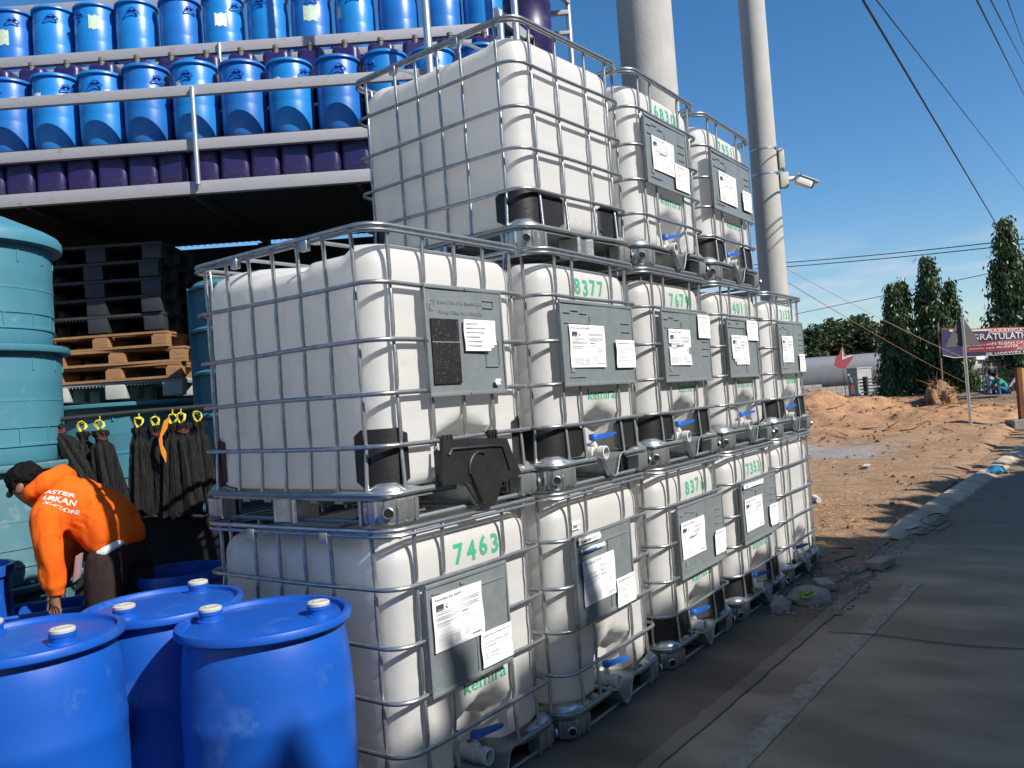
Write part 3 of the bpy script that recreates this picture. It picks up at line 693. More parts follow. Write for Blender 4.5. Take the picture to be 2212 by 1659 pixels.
def ibc(loc, rot, label, kind='std', cage='B', number=None, word=True, plate=None, papers=(), prot=None, valve=True, extra=None, wordtxt='kemira', numx=(.385, .70), wordx=(.40, .69), bars=None):
    t = thing('ibc_tank', loc, rot, label, 'liquid tank', 'white caged bulk tanks stacked three high')
    fx, sy = bars or ((FXB, SY6) if cage == 'B' else (FXA, SY7))
    cached('bottle_'+kind, lambda: bottle_mesh(kind), 'bottle', 'hdpe', t, 50)
    bt = t.children[-1] if False else None
    key = 'cage_%s' % (fx,)
    cg = cached(key, lambda: cage_mesh(fx, sy), 'cage', 'galv', t, 50)
    lid = cached('lid', lambda: lidm(), 'lid', 'blackpl', t)
    trough = valve or kind != 'rear'
    pl = cached('pallet_%s' % trough, lambda: pallet_mesh(trough), 'pallet', 'galvsheet', t, 40)
    for cx, cy, a in ((0, 0, 0), (1, 0, 90), (1, 1.2, 180), (0, 1.2, 270)):
        f = cached('foot', foot_mesh, 'foot', ['galvfoot', 'hole'], pl, 35); f.location = (cx, cy, 0); f.rotation_euler = (0, 0, R(a))
        d = cached('dish', corner_dish, 'corner_bracket', 'galvfoot', pl, 60); d.location = (cx, cy, 0); d.rotation_euler = (0, 0, R(a))
    for cx, cy, a in ((.0, .6, -90), (1, .6, 90))+(((.5, 0, 0),) if kind == 'rear' else ()):
        f = cached('midfoot', midfoot, 'foot', 'galvfoot', pl, 35); f.location = (cx, cy, 0); f.rotation_euler = (0, 0, R(a))
    for p in (prot or ()):
        cx, cy, a, lx, ly, z1 = p
        q = cached('prot%s' % ((lx, ly, z1),), lambda: protector(lx, ly, .142, z1), 'corner_guard', 'blackpl', t, 60); q.location = (cx, cy, 0); q.rotation_euler = (0, 0, R(a))
    if valve:
        vb, vh = _mesh.get('valve') or (None, None)
        if vb is None:
            a, h = valve_meshes(); vo = a.obj('valve', ['valvewhite', 'hole'], t, 35); ho = h.obj('handle', 'valveblue', vo, 45); _mesh['valve'] = (vo.data, ho.data)
        else:
            vo = bpy.data.objects.new('valve', vb); col.objects.link(vo); vo.parent = t; ho = bpy.data.objects.new('handle', vh); col.objects.link(ho); ho.parent = vo
        vo.scale = (.82, .9, .86); vo.location = (.475, .02, .140); ho.location = (0, .055, .074); ho.rotation_euler = (0, 0, R(random.uniform(-34, -22)))
    if number: stencil(t, number, numx[0], numx[1], .945, .078, 'stencil_number', kind)
    if word: stencil(t, wordtxt, wordx[0], wordx[1], .412, .056, 'stencil_word', kind)
    if plate:
        x0, x1, z0, z1, st = plate; pt = plate_mesh(x0, x1, z0, z1, st).obj('plate', ['galvplate', 'emboss'], t, 30)
        for i, pp in enumerate(papers):
            if pp[4] == 'blackpanel':
                mb = MB(); mb.box(pp[0], pp[1], -.021, -.0165, pp[2], pp[3], 0, bev=.001)
                rn = random.Random(5)
                for k in range(160):
                    a, b, s = rn.uniform(pp[0]+.004, pp[1]-.004), rn.uniform(pp[2]+.004, pp[3]-.004), rn.uniform(.0004, .0012); mb.box(a-s, a+s, -.0216, -.021, b-s, b+s, 1)
                mb.box(pp[0], pp[1], -.0225, -.0212, (pp[2]+pp[3])/2+.035, (pp[2]+pp[3])/2+.039, 2)
                mb.obj('panel', ['blackpl', 'greyink', 'emboss'], pt, 0); continue
            mb = paper_mesh(pp[0], pp[1], pp[2], pp[3], -.0215-.004*i, pp[4], pp[5] if len(pp) > 5 else None, pp[6] if len(pp) > 6 else 0, seed=i+int(loc[0]*10))
            mb.obj('paper_label', PM, pt, 0)
    if extra: extra(t)
    return t
def lidm():
    mb = MB(); mb.lathe([(.085, 1.07), (.085, 1.104), (.078, 1.112), (.03, 1.112)], 24, 0, T(.5, .6, 0)); return mb
def midfoot():
    mb = MB(); P = [(-.075, 0), (-.060, -.008), (-.045, 0), (-.03, .012), (-.01, .014), (.01, .014), (.03, .012), (.045, 0), (.060, -.008), (.075, 0), (.07, .12), (-.07, .12)]
    mb.prism(P, .004, .098); return mb
BH = 1.155
BLK = [(0, 0, 0, .31, .22, .293), (1, 0, 90, .22, .36, .293), (0, 1.2, 270, .22, .22, .293)]
BLKA = [(0, 0, 0, .16, .19, .365), (1, 0, 90, .2, .16, .365), (0, 1.2, 270, .16, .16, .365)]
BLKR = [(0, 0, 0, .36, .20, .31), (1, 0, 90, .22, .30, .31), (0, 1.2, 270, .2, .2, .31)]
PX = 1.0687
def bottle_barcode(t):
    mb = paper_mesh(.17, .25, .95, .99, .029, 'barcode', seed=3); mb.obj('paper_label', PM, t, 0)
def valve_flap(t):
    mb = MB(); out = [(.285, .30), (.50, .292), (.70, .275), (.735, .20), (.785, .118), (.76, .104), (.645, .092), (.600, .02), (.585, .008), (.50, .018), (.455, .105), (.43, .12), (.272, .122), (.262, .14)]
    M_ = T(0, -.030, 0) @ Matrix(((1, 0, 0, 0), (0, 0, 1, 0), (0, 1, 0, 0), (0, 0, 0, 1)))
    mb.prism(out, -.008, .006, 0, M_)
    mb.tube([(x, -.042, z) for x, z in [(.31, .24), (.33, .262), (.60, .252), (.66, .245), (.70, .14)]], .006, 6)
    mb.tube([(.50+.07*math.cos(a), -.041, .165+.07*math.sin(a)) for a in np.linspace(R(60), R(190), 10)], .006, 6)
    mb.tube([(x, -.041, z) for x, z in [(.43, .17), (.46, .105), (.50, .03)]], .006, 6)
    for x in (.34, .63):
        mb.box(x-.03, x+.03, -.018, .024, .295, .313, bev=.005)
        for k in range(3): mb.box(x-.026+k*.02, x-.016+k*.02, -.024, -.004, .270, .318, bev=.003)
    for x in (.30,): mb.box(x-.012, x+.012, -.03, .02, .13, .26, bev=.004)
    mb.obj('valve_cover', 'blackpl', t, 30)
    # strap of black tape wrapped on the rim below the cover
B0 = (.060, .098, 0); M0 = (.0618, .1068, BH); T1 = (1.1315, .1149, 2*BH)
ibc(B0, -.0195, 'caged white tank stencilled 7463 at the near end of the bottom row', 'std', 'B', '7463', numx=(0.378, 0.7), wordx=(0.39, 0.675), plate=(.15, .655, .492, .905, 'part'), papers=[(.172, .475, .650, .865, 'size'), (.445, .650, .512, .655, 'company')])
ibc((PX, .015, 0), .012, 'caged white tank in the bottom row with a FennoBond paper and no stencil', 'std', 'B', None, word=False, plate=(.11, .685, .51, .925, 'part'), papers=[(.155, .475, .59, .805, 'bond'), (.477, .68, .51, .655, 'companybond'), (.125, .338, .888, .922, 'barcode'), (.136, .37, .847, .868, 'bluebar')], extra=bottle_barcode)
ibc((2*PX, 0, 0), 0, 'caged white tank stencilled 8376 in the middle of the bottom row', 'std', 'B', '8376', numx=(0.415, 0.735), wordx=(0.427, 0.724), plate=(.175, .865, .488, .90, 'full'), papers=[(.19, .535, .594, .808, 'size'), (.677, .858, .532, .68, 'company', {(0, 9), (9, 0)})], prot=BLK)
ibc((3*PX, -.01, 0), -.01, 'caged white tank stencilled 7353, second from the far end of the bottom row', 'std', 'B', '7353', numx=(0.388, 0.69), wordx=(0.411, 0.68), plate=(.125, .825, .503, .905, 'full'), papers=[(.158, .505, .58, .80, 'size'), (.632, .81, .544, .698, 'company', {(0, 0), (9, 0)}), (.14, .53, .875, .905, 'written')], prot=BLK)
ibc((4*PX, 0, 0), .01, 'caged white tank without plate or number at the far end of the bottom row', 'std', 'B', None, word=False)
ibc(M0, -.0309, 'caged white tank with black panel plate and black valve cover', 'stepped', 'A', None, word=False, plate=(.262, .752, .48, .915, 'un'), papers=[(.283, .45, .522, .785, 'blackpanel'), (.478, .688, .655, .786, 'lines', {(9, 0), (8, 0), (9, 1)}), (.66, .695, .51, .535, 'lines')], prot=BLKA, valve=False, extra=valve_flap)
ibc((PX, 0, BH), 0, 'caged white tank stencilled 8377, second from the near end of the middle row', 'std', 'B', '8377', numx=(0.333, 0.655), wordx=(0.401, 0.687), plate=(.105, .84, .49, .89, 'full'), papers=[(.163, .508, .572, .78, 'size'), (.618, .828, .567, .712, 'company')], prot=BLK)
ibc((2*PX, .005, BH), .006, 'caged white tank stencilled 7679, at the centre of the middle row', 'std', 'B', '7679', numx=(0.415, 0.736), wordx=(0.455, 0.724), plate=(.17, .89, .483, .902, 'full'), papers=[(.233, .553, .576, .792, 'size', {(9, 4), (9, 3), (0, 5)}), (.686, .883, .746, .895, 'company')], prot=BLK)
ibc((3*PX, 0, BH), -.006, 'caged white tank stencilled 4011, second from the far end of the middle row', 'std', 'B', '4011', numx=(0.392, 0.705), wordx=(0.397, 0.69), plate=(.128, .705, .49, .89, 'part'), papers=[(.175, .497, .572, .776, 'size', {(0, 0), (1, 0), (0, 1)}), (.484, .707, .745, .888, 'company')])
ibc((4*PX, .0, BH), .004, 'caged white tank stencilled 3157 at the far end of the middle row', 'std', 'B', '3157', numx=(0.425, 0.709), wordx=(0.47, 0.718), plate=(.178, .85, .50, .908, 'full'), papers=[(.232, .52, .583, .797, 'size'), (.668, .826, .503, .65, 'company')], prot=BLK)
ibc(T1, -.0725, 'caged white tank with bare back, no plate, nearest on the top row', 'rear', 'T', None, word=False, prot=BLKR, valve=False, bars=((.16, .375, .64, .845), SY6))
ibc((2*PX, 0, 2*BH), 0, 'caged white tank stencilled 6830 in the middle of the top row', 'std', 'B', '6830', numx=(0.373, 0.705), wordx=(0.392, 0.682), plate=(.115, .708, .49, .885, 'full'), papers=[(.187, .497, .575, .775, 'size'), (.489, .702, .505, .665, 'company')])
ibc((3*PX, 0, 2*BH), .004, 'caged white tank stencilled 7951 at the far end of the top row', 'std', 'B', '7951', numx=(0.355, 0.682), wordx=(0.434, 0.701), plate=(.07, .84, .49, .885, 'full'), papers=[(.175, .515, .55, .76, 'size'), (.632, .815, .552, .698, 'company')], prot=BLK)

# ================================================================== FOREGROUND DRUMS
def drum_parts(t, tight=True, rot=0):
    mb = MB(); r = .285
    prof = [(.0, 0), (.24, 0), (.262, .006), (.275, .03), (.283, .06), (.285, .10), (.287, .26), (.2895, .272), (.2895, .300), (.2875, .312), (.289, .42), (.289, .45), (.2885, .56), (.2905, .568), (.2905, .605), (.2885, .614), (.285, .70), (.278, .78), (.268, .832), (.262, .846), (.262, .852), (.292, .856), (.298, .862), (.299, .874), (.294, .886), (.284, .889), (.274, .885), (.270, .872), (.262, .868), (.24, .874), (.15, .882), (.0, .884)]
    mb.lathe(prof, 64, 0, cap=False)
    # recessed bung wells suggested by raised necks
    o = mb.obj('body', 'drumblue', t, 40)
    for s, cm in ((1, 'drumcap'), (-1, 'drumcap')):
        a = rot+(0 if s > 0 else math.pi); x, y = .195*math.cos(a), .195*math.sin(a)
        nb = MB(); nb.lathe([(.048, .874), (.046, .884), (.038, .886), (.038, .900), (.041, .902), (.041, .912), (.036, .914)], 24, 0, T(x, y, 0)); nk = nb.obj('bung', 'drumblue', t, 40)
        cb = MB(); cb.lathe([(.0385, .9135), (.039, .922), (.034, .926), (.012, .925)], 24, 0, T(x, y, 0)); cb.box(x-.02, x+.02, y-.003, y+.003, .926, .930, bev=.001); cb.obj('cap', cm, nk, 40)
for loc, rot, lb in (((-.307, .375, 0), R(-60), 'closed blue plastic drum in front, nearest and touching the tank cage'), ((-.315, .975, 0), R(15), 'closed blue plastic drum behind the other two, half in their shade'), ((-.870, .875, .03), R(97), 'closed blue plastic drum at the lower left corner of the photo')):
    t = thing('plastic_drum', loc, 0, lb, 'drum', 'closed blue plastic drums in the foreground'); t.scale = (1, 1, 1.022); drum_parts(t, rot=rot)
    if loc[2] > 0: mb = MB(); mb.box(-.3, .3, -.3, .3, 0, loc[2]-.001, bev=.004); tag(mb.obj('timber_board', 'woodold', None, 0, (loc[0], loc[1], 0), .3), 'flat board under the leftmost foreground drum', 'board')
    if loc[1] < .5 or loc[0] < -.8: tag(t)
# small rubble: far drums behind the worker
def open_drum(name, loc, r, h, lb, m='drumblue', cat='drum', wall=.012):
    t = MB(); t.lathe([(0, 0), (r*.9, 0), (r*.96, .03), (r*.99, .1), (r*.985, h*.4), (r*1.01, h*.42), (r*1.01, h*.45), (r*.985, h*.47), (r*.97, h-.06), (r*1.03, h-.05), (r*1.04, h-.02), (r*1.03, h), (r*.96, h), (r*.95, h-.05), (r*.95, h*.5), (r*.94, .03), (0, .03)], 48, cap=False)
    o = t.obj(name, m, None, 40, loc); return tag(o, lb, cat)
open_drum('open_drum', (-.33, 2.90, 0), .29, .92, 'open blue barrel at the left edge behind the bending worker')
open_drum('blue_barrel', (.50, 2.12, 0), .24, .80, 'dark blue barrel in the shade behind the worker')
t = thing('storage_bin', (.02, 2.66, 0), R(-30), 'blue rectangular plastic bin under the hand of the worker', 'bin')
mb = MB()
for x0, x1, y0, y1 in ((-.2, .2, -.15, -.14), (-.2, .2, .14, .15), (-.2, -.19, -.14, .14), (.19, .2, -.14, .14)): mb.box(x0, x1, y0, y1, 0, .66)
mb.box(-.19, .19, -.14, .14, .0, .02); mb.obj('tub', 'drumblue', t, 0)
mb = MB(); mb.tube([(x, y, .66) for x, y in rrect(.42, .32, .03, 0, 3, -.21, -.16)], .012, 6, True); mb.obj('rim', 'drumblue', t)

# ================================================================== TEAL TUBS, PALLETS, NETS
def tub(loc, r, h, label, m='teal', lid=False, group=None, nrib=16, seg=64, rot=0):
    t = thing('water_tub', loc, rot, label, 'tub', group)
    mb = MB(); rib = lambda rr, z, a: rr
    mb.lathe([(0, .0), (r*.90, .0), (r*.915, .015), (r*.92, .10), (r*.935, .104), (r*.935, .118), (r*.925, .122), (r*.935, h*.52), (r*.948, h*.525), (r*.948, h*.545), (r*.938, h*.55), (r*.955, h-.10), (r*.955, h-.045), (r*1.04, h-.04), (r*1.05, h-.03), (r*1.05, h-.006), (r*1.035, h), (r*.97, h), (r*.95, h-.04), (r*.94, h*.3), (0, h*.28)], seg, cap=False)
    for k in range(nrib):
        a = 2*math.pi*k/nrib+.12; mb.box(r*.935, r*.962, -.006, .006, h-.15, h-.04, 0, Rz(a))
        a += math.pi/nrib; mb.box(r*.92, r*.9385, -.0035, .0035, .122, h*.52, 0, Rz(a))
    mb.obj('wall', m, t, 40)
    if lid:
        l = MB(); l.lathe([(r*1.02, h-.035), (r*1.065, h-.035), (r*1.07, h+.015), (r*1.04, h+.04), (r*.95, h+.07), (r*.55, h+.17), (r*.30, h+.22), (r*.12, h+.235)], seg, cap=False)
        l.lathe([(r*.13, h+.225), (r*.13, h+.26), (r*.10, h+.262)], 24)
        l.obj('lid', m, t, 40)
    return t
tc_ = W(-3.40, 5.2)
for i, (lb, mm, ld) in enumerate((('lowest of the tall stack of round teal tubs at the left edge', 'tealold', 0), ('dusty faded teal tub behind the worker, third from the top of its stack', 'tealold', 0), ('round teal tub second from the top of the tall stack', 'teal', 0), ('round teal tub with a conical lid on top of the tall stack', 'teal', 1))):
    tub((tc_.x+random.uniform(-.008, .008), tc_.y, .712*i), .565 if i < 3 else .535, .712 if i < 3 else .66, lb, mm, ld, 'round teal tubs in the tall stack', rot=i*.3)
tb = W(-3.48, 7.87); tub((tb.x, tb.y, 0), .98, .95, 'wide teal tub at the bottom under the pallets', 'teal', group='wide teal tubs under the pallets', nrib=14)
tub((tb.x, tb.y, .91), .98, .90, 'wide teal tub directly under the grey plastic pallet', 'teal', group='wide teal tubs under the pallets', nrib=14, rot=.2)
# ribbed teal cistern half hidden behind the tank cage
tt = W(-2.03, 6.75)
t = thing('water_cistern', tt, 0, 'tall ribbed teal cistern half hidden behind the near cage', 'water tank')
mb = MB(); pr = [(0, 0), (.48, 0)]
for k in range(8):
    z = k*.33; pr += [(.48, z+.02), (.48, z+.30), (.515, z+.305), (.515, z+.325)]
pr += [(.48, 2.65), (.46, 2.68), (.0, 2.70)]
mb.lathe(pr, 48, cap=False)
mb.obj('shell', 'teal', t, 35); mb = MB()
for k in range(8): mb.box(.47, .52, -.012, .012, 0, 2.64, 0, Rz(2*math.pi*k/8+R(200)))
mb.obj('vertical_rib', 'teal', t, 35)
def wood_pallet(loc, rot, label, m='wood', sub=False):
    t = thing('wooden_pallet', loc, rot, label, 'pallet', 'wooden pallets in the stack')
    rn = random.Random(loc[2])
    mb = MB()
    for y in (-.37, 0, .37): mb = MB(); mb.box(-.6+rn.uniform(-.01, .01), .6, y-.05, y+.05, 0, .022); mb.obj('bottom_board', m, t, 0)
    for x in (-.53, 0, .53):
        for y in (-.37, 0, .37): mb = MB(); mb.box(x-.07, x+.07, y-.05, y+.05, .022, .10, bev=.004); mb.obj('block', m, t, 0)
    for x in (-.53, 0, .53): mb = MB(); mb.box(x-.06, x+.06, -.4, .4, .10, .121); mb.obj('stringer', m, t, 0)
    for k in range(7):
        y = -.36+.12*k; mb = MB(); mb.box(-.6+rn.uniform(-.012, .012), .6+rn.uniform(-.012, .012), y-.045, y+.045, .121, .141); mb.obj('deck_board', m, t, 0)
    return t
def plastic_pallet(loc, rot, label, m, grp):
    t = thing('plastic_pallet', loc, rot, label, 'pallet', grp)
    for x in (-.5, 0, .5):
        for y in (-.34, 0, .34): mb = MB(); mb.box(x-.09, x+.09, y-.06, y+.06, 0, .135, bev=.015); mb.obj('leg', m, t, 30)
    mb = MB(); mb.box(-.6, .6, -.4, .4, .132, .158, bev=.006)
    for k in range(40): x = -.58+k*.03; mb.box(x-.003, x+.003, -.395, .395, .118, .133)
    mb.obj('deck', m, t, 30); return t
pc = W(-3.58, 7.87)
z = 1.855
plastic_pallet((pc.x, pc.y, z), FR+R(4), 'light grey plastic pallet at the bottom of the pallet stack', 'greyplastic', 'plastic pallets in the stack'); z += .16
for i, (a, lb) in enumerate(((3, 'lowest wooden pallet, on the light grey plastic one'), (5, 'middle one of three wooden pallets'), (0, 'uppermost wooden pallet, under the dark plastic ones'))):
    q = pc+R2*(.01, .03, -.07)[i]; wood_pallet((q.x, q.y, z), FR+R(a), lb); z += .143
z += .012
for i in range(5):
    q = pc+R2*(-.10+.02*math.sin(i*2)); plastic_pallet((q.x, q.y, z), FR+R((1, -2, 2, 0, 1)[i]), 'dark plastic pallet, %s of the five above the wooden ones' % ('lowest', 'second lowest', 'middle', 'second highest', 'topmost')[i], 'blackpallet', 'plastic pallets in the stack'); z += .160
# net rail
def rail_z(l): return 1.69
t = thing('net_rail', W(-2.4, 5.32), FR, 'dark horizontal pipe on posts carrying the hanging nets', 'rail')
mb = MB(); mb.tube([(-1.0, 0, 1.665), (0, 0, 1.69), (1.2, 0, 1.70)], .014, 8); mb.obj('pipe', 'darksteel', t)
for x in (-.86, 1.18): mb = MB(); mb.tube([(x, .02, 0), (x, .02, 1.69)], .02, 8); mb.obj('post', 'darksteel', t)
def net(L_, D_, ztop, zbot, rt, rb, lean, label, seed):
    t = thing('fish_net', W(L_, D_, 0), FR, label, 'net', 'dark mesh nets hanging from the pipe'); rn = random.Random(seed)
    n = 40; rows = 22; vs = []
    H = ztop-zbot
    for j in range(rows+1):
        s = j/rows; z_ = ztop-.07-(H-.07)*s; neck = .45+.55*sst(.12, .42, s) if s > .08 else .62-.2*s
        rr = (rt+(rb-rt)*s**.75)*(.6 if .06 < s < .14 else 1)
        for k in range(n):
            a = 2*math.pi*k/n; f = 1+.16*math.sin(a*7+seed)+.10*math.sin(a*13+seed*2+s*2)+.05*rn.random()
            vs.append((lean*s**1.1+rr*f*math.cos(a), rr*.6*f*math.sin(a), z_+(.018*math.sin(a*5+seed)+.01*rn.uniform(-1, 1) if s > .95 else 0)))
    fs = [(j*n+k, (j+1)*n+k, (j+1)*n+(k+1) % n, j*n+(k+1) % n) for j in range(rows) for k in range(n)]
    fs.append(tuple(range(n))); fs.append(tuple(range(rows*n, (rows+1)*n))[::-1])
    mb = MB(); mb.add(vs, fs); mb.obj('mesh_bundle', 'net', t, 60)
    mb = MB()
    for q in range(3):
        mb.tube([(.025*math.cos(a)+rn.uniform(-.004, .004), .012*math.sin(a*2)+(q-1)*.01, ztop-.040+.032*math.sin(a)+rn.uniform(-.007, .007)) for a in np.linspace(0, 2*math.pi, 10)[:-1]], .0042, 5, True)
    mb.tube([(0, 0, ztop-.02), (.004, 0, ztop+.02)], .004, 5); mb.obj('yellow_loop', 'yellow', t)
    if seed % 2 == 0:
        mb = MB(); zc = ztop-.07-.1*(H-.07)
        for q in range(3): mb.tube([(lean*.1+rt*.72*math.cos(a), rt*.5*math.sin(a), zc+.01*q+.006*math.sin(a*2)) for a in np.linspace(0, 2*math.pi, 12)[:-1]], .005, 5, True)
        mb.obj('red_twine', 'redrope', t)
def LU(u, v, D): return (u-1106-.0719*(v-829.5))/1802*D
specs = [(118, 900, 1.72, 1.13, .05, .13, .27, 'long dark net slanting down to the right, first from the left'), (176, 930, 1.66, 1.14, .035, .08, .03, 'narrow dark net partly hidden behind the slanting one'),
 (222, 925, 1.66, 1.05, .045, .10, .08, 'dark net third from the left, just above the back of the worker'), (304, 918, 1.66, 1.06, .04, .075, -.01, 'dark net fourth from the left'), (333, 912, 1.665, 1.02, .05, .115, .0, 'broad dark net fifth from the left'),
 (377, 905, 1.67, 1.01, .045, .085, -.02, 'dark net beside the orange cloth'), (395, 903, 1.67, 1.03, .05, .09, .04, 'dark net with red twine trailing from its neck'), (425, 905, 1.67, 1.05, .045, .07, .03, 'dark net next to the near cage, in the shade')]
for i, (u, v, zt, zb, rt, rb, ln, lb) in enumerate(specs): net(LU(u, v, 5.3), 5.3+.03*math.sin(i*2), zt, zb, rt, rb, ln, lb, i)
mb = MB(); pts = [(0, 0), (.035, .05), (.05, .12), (.02, .10), (-.005, .03), (-.02, -.02), (-.01, -.10), (.015, -.16), (.02, -.10), (0, -.05)]
mb.prism(pts, -.004, .004, 0, Matrix(((1, 0, 0, 0), (0, 0, 1, 0), (0, 1, 0, 0), (0, 0, 0, 1)))); q = W(LU(352, 940, 5.22), 5.22, 1.52); tag(mb.obj('orange_cloth', 'orangeplastic', None, 0, q, FR), 'small strip of orange plastic between the hanging nets', 'cloth')
t = thing('shade_pile', W(-2.15, 5.85), FR, 'added pile, coloured shade black, filling the dark below the hanging nets', 'pile')  # added dark form standing in for the deep shade under the nets
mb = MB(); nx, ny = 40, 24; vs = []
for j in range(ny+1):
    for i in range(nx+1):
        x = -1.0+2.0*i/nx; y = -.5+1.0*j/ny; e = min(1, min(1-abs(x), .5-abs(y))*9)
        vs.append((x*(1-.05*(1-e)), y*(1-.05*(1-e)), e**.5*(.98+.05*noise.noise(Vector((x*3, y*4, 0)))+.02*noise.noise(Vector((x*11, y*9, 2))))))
mb.add(vs, [(j*(nx+1)+i, j*(nx+1)+i+1, (j+1)*(nx+1)+i+1, (j+1)*(nx+1)+i) for j in range(ny) for i in range(nx)]); mb.obj('sheet', 'shadeblack', t, 60)

# ================================================================== TIERED STORAGE RACK
RK = W(0, 0)
rack = thing('storage_rack', RK, FR, 'tiered grey steel rack holding blue drums and indigo jerrycans', 'rack')
def rbox(name, m, boxes, bev=.004):
    mb = MB()
    for b in boxes: mb.box(*b, bev=bev)
    return mb.obj(name, m, rack, 30)
XL, XR = -5.6, .12
rbox('front_beam', 'steel', [(XL, XR, 6.90, 6.96, 3.495, 3.60)])
rbox('front_beam', 'steel', [(XL, XR, 6.905, 6.955, 3.865, 3.955)])
rbox('front_beam', 'steel', [(XL, XR, 6.88, 6.93, 4.315, 4.40)])
rbox('upper_beam', 'steel', [(XL, -.02, 7.70, 7.76, 5.02, 5.115)])
rbox('upper_beam', 'steel', [(XL, .3, 8.66, 8.72, 5.97, 6.09)])
rbox('tier_edge', 'steel', [(XL, XR, 7.52, 7.56, 4.55, 4.63)]); rbox('tier_edge', 'steel', [(XL, .3, 7.90, 7.94, 4.99, 5.06)])
rbox('deck', 'darksteel', [(XL, XR, 6.96, 9.15, 3.545, 3.575)], 0)
rbox('deck', 'darksteel', [(XL, XR, 7.02, 7.9, 3.98, 4.00)], 0); rbox('deck', 'darksteel', [(XL, XR, 7.56, 8.2, 4.595, 4.615)], 0); rbox('deck', 'darksteel', [(XL, .45, 7.94, 9.2, 5.035, 5.055)], 0)
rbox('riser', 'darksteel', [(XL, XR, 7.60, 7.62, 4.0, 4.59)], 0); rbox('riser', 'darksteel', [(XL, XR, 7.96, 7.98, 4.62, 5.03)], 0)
for x in np.arange(-5.3, .3, 1.38):
    mb = MB(); mb.box(x-.02, x+.02, 6.93, 9.1, 3.47, 3.54); mb.obj('under_beam', 'darksteel', rack, 0)
mb = MB()
for k in range(70): mb.box(XL, XR, 7.0+k*.03, 7.004+k*.03, 3.527, 3.533)
for k in range(80): x = XL+.05+k*.07; mb.box(x, x+.004, 6.98, 9.1, 3.520, 3.526)
tag(mb.obj('mesh_floor', 'darksteel', rack, 0))
for x in (-5.1, -2.47, -.3):
    mb = MB(); mb.tube([(x, 6.865, 3.56), (x, 6.865, 4.37)], .022, 10); mb.obj('post', 'pipe', rack)
for x in (-5.0, -2.49, .0):
    mb = MB(); mb.tube([(x, 7.69, 4.6), (x, 7.69, 5.1)], .018, 10); mb.obj('post', 'pipe', rack)
for x in (-.49,):
    mb = MB(); mb.tube([(x, 6.85, 3.4), (x, 6.85, 7.4)], .034, 12); mb.obj('tall_pipe', 'pipe', rack)
for x, y, z0, z1 in ((.28, 7.82, 4.6, 6.6), (.95, 9.5, 3.2, 6.25), (.13, 7.72, 4.95, 5.22)):
    mb = MB(); mb.tube([(x, y, z0), (x, y, z1)], .034, 10); mb.obj('end_post', 'pipe', rack)
for z_ in (5.24, 6.12):
    mb = MB(); a, b = Vector((.10, 7.78, z_)), Vector((.95, 9.48, z_)); d = (b-a).normalized(); s = Vector((-d.y, d.x, 0))*.025
    vs = []
    for p in (a, b): vs += [p-s+Vector((0, 0, -.05)), p+s+Vector((0, 0, -.05)), p+s+Vector((0, 0, .05)), p-s+Vector((0, 0, .05))]
    mb.add(vs, [(0, 1, 5, 4), (1, 2, 6, 5), (2, 3, 7, 6), (3, 0, 4, 7), (3, 2, 1, 0), (4, 5, 6, 7)]); mb.obj('end_rail', 'steel', rack, 0)
rbox('rear_rail', 'steel', [(.3, .95, 9.45, 9.5, 5.95, 6.0)]); rbox('rear_rail', 'steel', [(.3, .95, 9.45, 9.5, 5.28, 5.33)]); rbox('rear_rail', 'steel', [(.3, .95, 9.45, 9.5, 5.72, 5.76)])
for x in (-5.3, -2.6, .0):
    mb = MB(); mb.box(x-.05, x+.05, 9.05, 9.15, 0, 3.5); mb.obj('rear_column', 'darksteel', rack, 0)
def dark(name, b, label, cat): mb = MB(); mb.box(*b); o = mb.obj(name, 'shadeblack', None, 0, RK, FR); tag(o, label, cat)  # walls carry the interior shade in their near-black colour
dark('back_wall', (-9, 1.2, 9.62, 9.70, 0, 3.60), 'sheet wall closing the yard behind the rack, coloured near black for the shade', 'wall')
dark('side_wall', (-9, -8.9, 4.5, 9.6, 0, 5.0), 'unseen side wall at the left under the rack, coloured near black for the shade', 'wall')

def handle_drum_mesh(r=.193, h=.60):
    mb = MB(); mb.lathe([(0, 0), (r*.86, 0), (r*.93, .02), (r*.98, .08), (r, .16), (r, h*.42), (r*.996, h*.43), (r, h*.45), (r*1.0, h*.72), (r*.985, h*.735), (r*.985, h*.76), (r*.97, h*.84), (r*.955, h*.90), (r*.93, h*.94), (r*.92, h*.96), (0, h*.96)], 36, cap=False); return mb
def drum_lid_mesh(r=.193, h=.60):
    mb = MB(); mb.lathe([(r*.93, h*.95), (r*1.0, h*.952), (r*1.045, h*.962), (r*1.045, h*.985), (r*1.0, h*1.0), (r*.94, h*.995), (r*.90, h*.982), (0, h*.982)], 36, cap=False); return mb
def handle_mesh(r=.193, h=.60):
    mb = MB(); pts = []
    for a in np.linspace(0, 2*math.pi, 20)[:-1]:
        x = .045*math.cos(a)*(1+.25*math.cos(2*a)); z_ = .022*math.sin(a)-.012*math.cos(2*a)
        pts.append((x, -r*1.02-.012, h*.80+z_))
    mb.tube(pts, .0055, 6, True)
    for x in (-.02, .02): mb.box(x-.012, x+.012, -r*1.02-.014, -r*.9, h*.80+.012, h*.80+.032, bev=.004)
    return mb
hd = {}
